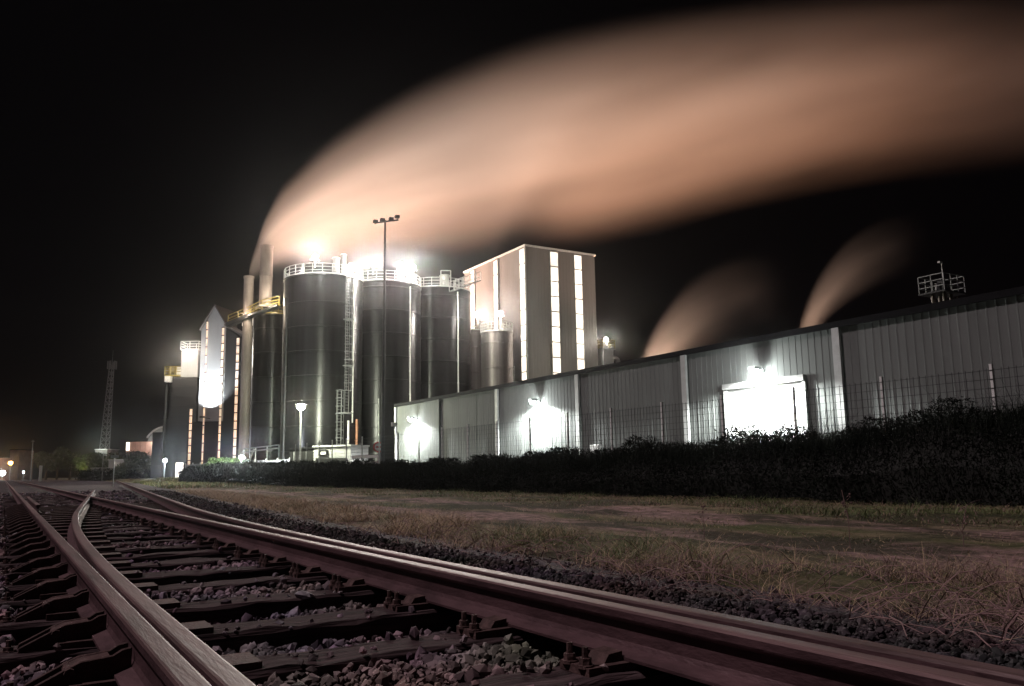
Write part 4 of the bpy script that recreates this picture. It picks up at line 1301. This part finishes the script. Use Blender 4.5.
# ------------------------------------------------------------------ far left background
def tree(px, D, H, R, label, m=None, trunk=.3):
    c = plan(px, D, 0)
    t = thing('tree', c, label, 'tree', 'trees beyond the track')
    q = MB(); q.cyl(c, (c.x + .2, c.y, H * .5), trunk, trunk * .5, n=8)
    for i in range(6):
        a = random.uniform(0, 2*PI); z = H * random.uniform(.3, .5)
        q.cyl((c.x + .1, c.y, z), (c.x + math.cos(a) * R * .6, c.y + math.sin(a) * R * .6, z + H * .3), trunk * .35, .05, n=5)
    q.build('trunk', m_bark, t)
    n = 2600
    blobs = [(random.uniform(-.65, .65) * R, random.uniform(-.65, .65) * R, H * random.uniform(.45, .85), random.uniform(.35, .6) * R) for _ in range(9)]
    idx = RNG.integers(0, 9, n); bl = np.array(blobs)[idx]
    u = RNG.normal(size=(n, 3)); u /= np.linalg.norm(u, axis=1, keepdims=True); rr = RNG.random(n) ** .4
    V, F = leaves(c.x + bl[:, 0] + u[:, 0]*bl[:, 3]*rr, c.y + bl[:, 1] + u[:, 1]*bl[:, 3]*rr, np.clip(bl[:, 2] + u[:, 2]*bl[:, 3]*rr*.8, .4, H), RNG.uniform(.14, .3, n))
    np_mesh('crown', V, F, 4, m or m_leaft, t)
tree(47, 230, 8.5, 4.2, 'dark rounded tree, leftmost of the clump beyond the track')
tree(58, 225, 9.0, 4.2, 'dark tree in the middle of the clump, slightly the tallest')
tree(71, 222, 8.0, 4.0, 'dark tree on the right side of the clump')
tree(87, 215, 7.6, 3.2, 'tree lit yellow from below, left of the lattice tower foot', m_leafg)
tree(103, 190, 6.2, 3.6, 'low dark tree in front of the lattice tower foot')
tree(118, 185, 5.6, 3.0, 'low dark tree left of the low pale building')
tree(143, 165, 5.6, 3.6, 'wide dark tree below the long pinkish building')
tree(132, 150, 3.0, 3.2, 'low bushy tree right of the low pale building')
tree(160, 142, 2.9, 3.0, 'low bushy tree at the foot of the low annex')
P = spot(88, 470, 208); lamp('POINT', Vector((P.x, P.y, 2.0)), 1500, (1, .75, .35), None, None, .3)
a = plan(84, 175, 0); b = plan(186, 128, 0)
t = thing('hedge', (a + b) / 2, 'dark low scrub line below the low pale building and the annex, beyond the curving track', 'hedge')
n = 9000
f_ = RNG.random(n)
hz = 1.9 + .35 * np.sin(f_ * 40) + .25 * np.sin(f_ * 95 + 1)
V, F = leaves(a.x + (b.x - a.x) * f_ + RNG.normal(0, .7, n), a.y + (b.y - a.y) * f_ + RNG.normal(0, .7, n), hz * RNG.random(n) ** .7, RNG.uniform(.08, .18, n)); np_mesh('foliage', V, F, 4, m_leafd, t)
q = MB(); q.bar(a + Vector((0, 0, .75)), b + Vector((0, 0, .75)), 1.0, 1.5); q.build('dark_core', m_core, t)  # solid dark core, as in the long hedge
# lattice tower
c = plan(103.5, 260, 0); zt = 36.5
t = thing('lattice_tower', c, 'tall thin lattice radio tower standing alone in the dark sky', 'tower')
q = MB()
def tw(k, z):
    hw = 1.9 - 1.15 * z / zt; a = PI / 6 + k * 2 * PI / 3; return Vector((c.x + 1.0 * z / zt + math.cos(a) * hw, c.y + math.sin(a) * hw, z))
for k in range(3): q.bar(tw(k, 0), tw(k, zt), .22)
z = 0
while z < zt - 2:
    for k in range(3):
        q.bar(tw(k, z), tw((k+1) % 3, z + 1.9), .10); q.bar(tw((k+1) % 3, z), tw(k, z + 1.9), .10)
    z += 1.9
q.build('lattice', m_galv, t)
q = MB()
for k in range(6):
    a = k * PI / 3; q.box((c.x + 1 + math.cos(a) * 1.25, c.y + math.sin(a) * 1.25, zt - .6), (.35, .35, 2.6), a)
q.build('antenna', m_galv, t)
q = MB(); q.cyl((c.x + 1, c.y, zt - 1), (c.x + 1.1, c.y, zt + 4.2), .14, .06, n=6); q.build('mast', m_galv, t)
# buildings
def simple_hall(name, pa, pb, D, z1, dep, m, mr, label, cat='building', z0=0.0):
    a = plan(pa, D, 0); b = plan(pb, D, 0); d = (b - a); rz = math.atan2(d.y, d.x); ln = d.length; d.normalize()
    back = Vector((-d.y, d.x, 0)); mid = (a + b) / 2 + back * dep / 2
    t = thing(name, (mid.x, mid.y, z0), label, cat)
    q = MB(); q.box((mid.x, mid.y, (z0 + z1) / 2), (ln, dep, z1 - z0), rz)
    k = max(3, int(ln / 1.2))
    for i in range(1, k):
        p = a + d * (ln * i / k) - back * .02; q.box((p.x, p.y, (z0 + z1) / 2), (.10, .10, z1 - z0 - .1), rz)
    q.build('wall', m, t)
    q = MB(); q.box((mid.x, mid.y, z1 + .1), (ln + .3, dep + .3, .2), rz); q.build('roof', mr, t)
    return t, a, b, d, back
t, a, b, d, back = simple_hall('factory_hall', 126, 156, 200, 9.0, 8, m_brickish, m_roofedge, 'long pinkish hall lit from in front, left of the works')
q = MB(); p = a - back * .12 + d * .4; q.box((p.x, p.y, 7.9), (.8, .1, 2.0), math.atan2(d.y, d.x)); q.build('lit_window', m_win, t)
P = spot(141, 452, 193); lamp('SPOT', Vector((P.x, P.y, 4.5)), 2200, (1, .72, .6), t, (a + b) / 2 + Vector((0, 0, 8)), .3, 140)
a = plan(147.5, 208, 0); b = plan(164, 205, 0)
t = thing('curved_roof_hall', a, 'white curved-roof building rising behind the pinkish hall', 'building')
q = MB(); d = (b - a); ln = d.length; d.normalize(); back = Vector((-d.y, d.x, 0))
prof = [(0, 0), (0, 10.2), (.12, 11.0), (.35, 11.8), (.65, 12.4), (1, 12.7), (1, 0)]
q.prism([Vector((a.x + d.x * ln * s, a.y + d.y * ln * s, z)) for s, z in prof], back * 6); q.build('wall', m_cladw, t)
q = MB(); q.prism([Vector((a.x + d.x * ln * s, a.y + d.y * ln * s, z)) - back * .4 for s, z in [(-.05, 10.2), (.12, 11.05), (.35, 11.9), (.65, 12.5), (1.02, 12.85), (1.02, 13.0), (.65, 12.7), (.35, 12.1), (.12, 11.3), (-.05, 10.5)]], back * 6.8); q.build('roof', m_white, t)
P = spot(154, 440, 200); lamp('POINT', P, 700, (1, .86, .72), t, None, .3)
t, a, b, d, back = simple_hall('low_building', 109, 131, 175, 4.2, 5, m_cladw, m_trim, 'low pale flat building right of the lattice tower foot')
P = spot(118, 462, 170); lamp('POINT', Vector((P.x, P.y, 3.4)), 260, (1, .85, .7), t, None, .3)
t, a, b, d, back = simple_hall('shed', 92, 102, 180, 2.6, 4, m_cladw, m_trim, 'small pale shed left of the low pale building')
t, a, b, d, back = simple_hall('lit_roof_shed', 95, 107, 205, 7.4, 6, m_conc, m_white, 'shed with a floodlit greenish white roof behind the dark trees')
lamp('POINT', (a + b) / 2 - back * 1.5 + Vector((0, 0, 9)), 700, (.9, 1, .9), t, None, .3)
t, a, b, d, back = simple_hall('office_block', 10, 19, 260, 9.5, 8, m_brickish, m_roofedge, 'dim brown office block at the far left')
t, a, b, d, back = simple_hall('station_shed', -12, 12, 280, 7.6, 8, m_brickish, m_roofedge, 'long low brown shed at the far left edge')
lamp('POINT', a - back * 4 + Vector((0, 0, 6)), 1500, (1, .7, .5), t, None, .3)
small_lamp(10.5, 463, 225, 1000, 'orange street lamp at the far end of the track', m_glowo, (1, .5, .12), .55, 0, 'street_lamp', 'lamps at the far end of the track')
small_lamp(2.5, 473, 230, 800, 'low white lamp at the vanishing point of the rails', m_glowb, (.9, 1, .95), .75, 0, 'track_lamp', 'lamps at the far end of the track')
small_lamp(23.5, 472, 225, 200, 'small bluish lamp among the dark trees far left', m_glowb, (.7, .8, 1), .22, 0, 'track_lamp', 'lamps at the far end of the track')
for px, py, D, lab, r in ((33, 440, 200, 'thin bare pole beyond the track, left of the tree clump', .09), (103.5, 452, 150, 'thin pole in front of the lattice tower foot', .06)):
    P = spot(px, py, D); t = thing('pole', (P.x, P.y, 0), lab, 'pole'); q = MB(); q.cyl((P.x, P.y, 0), P, r * 1.3, r, n=6); q.build('shaft', m_galv, t); q = MB(); q.bar(P - Vector((.4, .2, .3)), P + Vector((.4, -.2, -.3)), .1); q.build('crossarm', m_galv, t)
P = spot(41, 466, 170); t = thing('marker_post', (P.x, P.y, 0), 'short thick white marker post beside the far track', 'post')
q = MB(); q.cyl((P.x, P.y, 0), P, .28, n=10); q.build('shaft', m_white, t); q = MB(); q.cyl(P, P + Vector((0, 0, .12)), .32, .2, n=10); q.build('post_cap', m_galv, t)
c = plan(114.7, 62, 0); zs_ = spot(114.7, 455, 62).z
t = thing('track_sign', c, 'small dark plate sign on a thin post beside the curving track', 'sign')
q = MB(); q.cyl(c, (c.x, c.y, zs_), .035, n=8); q.build('post', m_galv, t)
v, r_ = frame(c); q = MB(); q.bar(Vector((c.x, c.y, zs_ - .1)) - r_ * .28 + v * .04, Vector((c.x, c.y, zs_ - .1)) + r_ * .28 + v * .04, .02, .22); q.build('sign_plate', m_galv, t)

# ------------------------------------------------------------------ steam
def curve(nt, src, pts):
    n = nt.nodes.new('ShaderNodeFloatCurve')
    cv = n.mapping.curves[0]
    cv.points[0].location = pts[0]; cv.points[1].location = pts[-1]
    for p in pts[1:-1]: cv.points.new(*p)
    n.mapping.update()
    nt.links.new(src, n.inputs['Value'])
    return n.outputs[0]
def plume(name, org, wind, Lg, cz, rad, amp, col, label, step, nstretch, streak=.55, aniso=0.0, edge=1.25):
    """org: foot; wind: ground-plan direction; cz, rad, amp: lists of (u, value) along the drift"""
    wv = Vector(wind).normalized(); rz = math.atan2(wv.y, wv.x)
    Zm = max(v for _, v in cz); Rm = max(v for _, v in rad); Am = max(v for _, v in amp)
    m = bpy.data.materials.new(name); m.use_nodes = True
    nt = m.node_tree; N, L = nt.nodes, nt.links
    N.remove(N['Principled BSDF'])
    pv = N.new('ShaderNodeVolumeScatter')
    pv.inputs['Color'].default_value = (*col, 1); pv.inputs['Anisotropy'].default_value = aniso
    L.new(pv.outputs[0], N['Material Output'].inputs['Volume'])
    tc = N.new('ShaderNodeTexCoord'); sx = N.new('ShaderNodeSeparateXYZ'); L.new(tc.outputs['Object'], sx.inputs[0])
    def mth(op, a, b=None, c=None, clamp=False):
        n = N.new('ShaderNodeMath'); n.operation = op; n.use_clamp = clamp
        for i, q in enumerate((a, b, c)):
            if q is None: continue
            if isinstance(q, (int, float)): n.inputs[i].default_value = q
            else: L.new(q, n.inputs[i])
        return n.outputs[0]
    u = mth('DIVIDE', sx.outputs[0], Lg, clamp=True)
    zc = mth('MULTIPLY', curve(nt, u, [(a, v / Zm) for a, v in cz]), Zm)
    r = mth('MULTIPLY', curve(nt, u, [(a, v / Rm) for a, v in rad]), Rm)
    am = mth('MULTIPLY', curve(nt, u, [(a, v / Am) for a, v in amp]), Am)
    dz = mth('DIVIDE', mth('SUBTRACT', sx.outputs[2], zc), r)
    dy = mth('DIVIDE', sx.outputs[1], r)
    cb = N.new('ShaderNodeCombineXYZ'); L.new(mth('MULTIPLY', u, nstretch), cb.inputs[0]); L.new(mth('MULTIPLY', dy, .22), cb.inputs[1]); L.new(mth('MULTIPLY', dz, 1.5), cb.inputs[2])
    no = N.new('ShaderNodeTexNoise'); no.inputs['Scale'].default_value = 2.3; no.inputs['Detail'].default_value = 4; no.inputs['Roughness'].default_value = .5
    L.new(cb.outputs[0], no.inputs['Vector'])
    nf = mth('SUBTRACT', no.outputs['Fac'], .5)
    d2 = mth('ADD', mth('MULTIPLY', dz, dz), mth('MULTIPLY', dy, dy))
    d2 = mth('MULTIPLY_ADD', nf, streak, d2)
    fall = mth('SUBTRACT', 1.0, d2, clamp=True)
    fall = mth('POWER', fall, edge)
    dens = mth('MULTIPLY', mth('MULTIPLY', fall, am), mth('MULTIPLY_ADD', nf, 2.2 * streak, 1.0, True) if False else mth('MAXIMUM', mth('MULTIPLY_ADD', nf, 7.0 * streak, 1.0), 0.0))
    L.new(dens, pv.inputs['Density'])
    m.cycles.volume_step_rate = step
    m.cycles.volume_sampling = 'MULTIPLE_IMPORTANCE'
    # a tube that follows the drift
    us = np.linspace(0, 1, 26) ** 1.4
    nseg = 18
    vs, fs = [], []
    cx = [a for a, _ in cz]; cvv = [v for _, v in cz]; rx = [a for a, _ in rad]; rv = [v for _, v in rad]
    for uu in us:
        z = float(np.interp(uu, cx, cvv)); rr = float(np.interp(uu, rx, rv)) * 1.14 + .1
        for k in range(nseg):
            a = 2*PI*k/nseg; vs.append((uu * Lg, rr * math.cos(a), z + rr * math.sin(a)))
    for i in range(len(us) - 1):
        for k in range(nseg): fs.append((i*nseg + k, i*nseg + (k+1) % nseg, (i+1)*nseg + (k+1) % nseg, (i+1)*nseg + k))
    fs += [tuple(range(nseg - 1, -1, -1)), tuple(range((len(us)-1)*nseg, len(us)*nseg))]
    me = bpy.data.meshes.new(name); me.from_pydata(vs, [], fs); me.materials.append(m); me.update()
    o = bpy.data.objects.new(name, me); C.objects.link(o)
    o.location = org; o.rotation_euler = (0, 0, rz)
    return tag(o, label, 'steam')
Lp = 150.0
cz = [(0, 25.2), (3, 30.2), (6, 32.7), (12, 36), (25, 41.2), (46, 47.2), (70, 53.6), (95, 59.2), (121, 63.4), (150, 66.5)]
rd = [(0, .8), (3, 5.4), (6, 6.9), (12, 9.6), (25, 13.2), (46, 16), (70, 16), (95, 15.8), (121, 15.4), (150, 15)]
am = [(0, .26), (3, .105), (6, .092), (12, .078), (25, .064), (46, .046), (70, .034), (95, .020), (121, .010), (150, .005)]
nrmd = lambda l: [(a / Lp, v) for a, v in l]
plume('steam_plume', (cB.x, cB.y, 0), (126, -37, 0), Lp, nrmd(cz), nrmd(rd), nrmd(am), (.95, .78, .66), 'huge orange-lit steam plume drifting right across the sky from the shorter stack', .10, 1.5, .55, edge=1.8)
p = plan(652, 96, 0)
plume('steam_plume', (p.x, p.y, 0), (1, -.30, 0), 17, [(0, 12), (.15, 15.2), (.4, 18.6), (.7, 20.8), (1, 22)], [(0, 3.0), (.2, 4.6), (.5, 5.6), (.8, 5.8), (1, 5.4)], [(0, .060), (.2, .030), (.45, .012), (.75, .0035), (1, .0004)], (.95, .78, .66), 'small wispy steam plume behind the warehouse roof, right of the tall block', .22, .9, .34)
p = plan(812, 92, 0)
plume('steam_plume', (p.x, p.y, 0), (1, -.45, 0), 15, [(0, 15), (.1, 18), (.3, 21.6), (.6, 24.6), (1, 26.5)], [(0, 1.8), (.2, 3.0), (.5, 4.0), (.8, 4.2), (1, 4.0)], [(0, .060), (.2, .030), (.45, .012), (.75, .0035), (1, .0004)], (.95, .78, .66), 'small curved steam plume behind the warehouse roof, far right', .22, .9, .34)
SOD = (1, .50, .28)
# unseen spots, added without fixtures to light the steam in sodium tones
for (x, y, z), tgt, pw, an, cl_ in (
    ((34, 100, 22), (33, 95, 38), 38000, 140, (1, .70, .54)),
    ((50, 112, 18), (46, 94, 42), 150000, 120, (1, .63, .47)),
    ((75, 104, 22), (62, 92, 42), 60000, 120, (1, .58, .40)),
    ((78, 104, 14), (72, 86, 50), 108000, 110, (1, .54, .34)),
    ((102, 96, 10), (98, 80, 58), 118000, 105, (1, .50, .28)),
    ((134, 84, 8), (128, 70, 62), 100000, 105, (1, .46, .24))):
    lamp('SPOT', (x, y, z), pw, cl_, tb, tgt, .5, an, .9)
for px, D, z in ((652, 100, 9), (818, 96, 11)):  # two more unseen spots added for the small plumes
    p = plan(px, D, 0); lamp('SPOT', (p.x, p.y, z), 24000, (1, .72, .58), tb, (p.x, p.y - 2, z + 12), .4, 110, .8)

# ------------------------------------------------------------------ thin haze added to give the lamps their bloom
m = bpy.data.materials.new('lamp_glow_haze'); m.use_nodes = True
N, L = m.node_tree.nodes, m.node_tree.links
N.remove(N['Principled BSDF'])
pv = N.new('ShaderNodeVolumePrincipled')
pv.inputs['Color'].default_value = (.96, .95, .95, 1); pv.inputs['Density'].default_value = .0003; pv.inputs['Anisotropy'].default_value = .965
L.new(pv.outputs[0], N['Material Output'].inputs['Volume'])
q = MB(); q.box((0, 180, 48), (1040, 760, 104)); o = q.build('haze', m); tag(o, kind='stuff')

# ------------------------------------------------------------------ render settings
S.view_settings.view_transform = 'Standard'
S.view_settings.look = 'None'
S.view_settings.exposure = 0
S.view_settings.gamma = 1
S.view_settings.use_curve_mapping = False
cy = S.cycles
cy.use_denoising = True
try: cy.denoiser = 'OPENIMAGEDENOISE'
except Exception: pass
cy.max_bounces = 5; cy.diffuse_bounces = 2; cy.glossy_bounces = 3; cy.transmission_bounces = 2; cy.volume_bounces = 0
cy.sample_clamp_indirect = 4
cy.use_light_tree = True
cy.caustics_reflective = False; cy.caustics_refractive = False
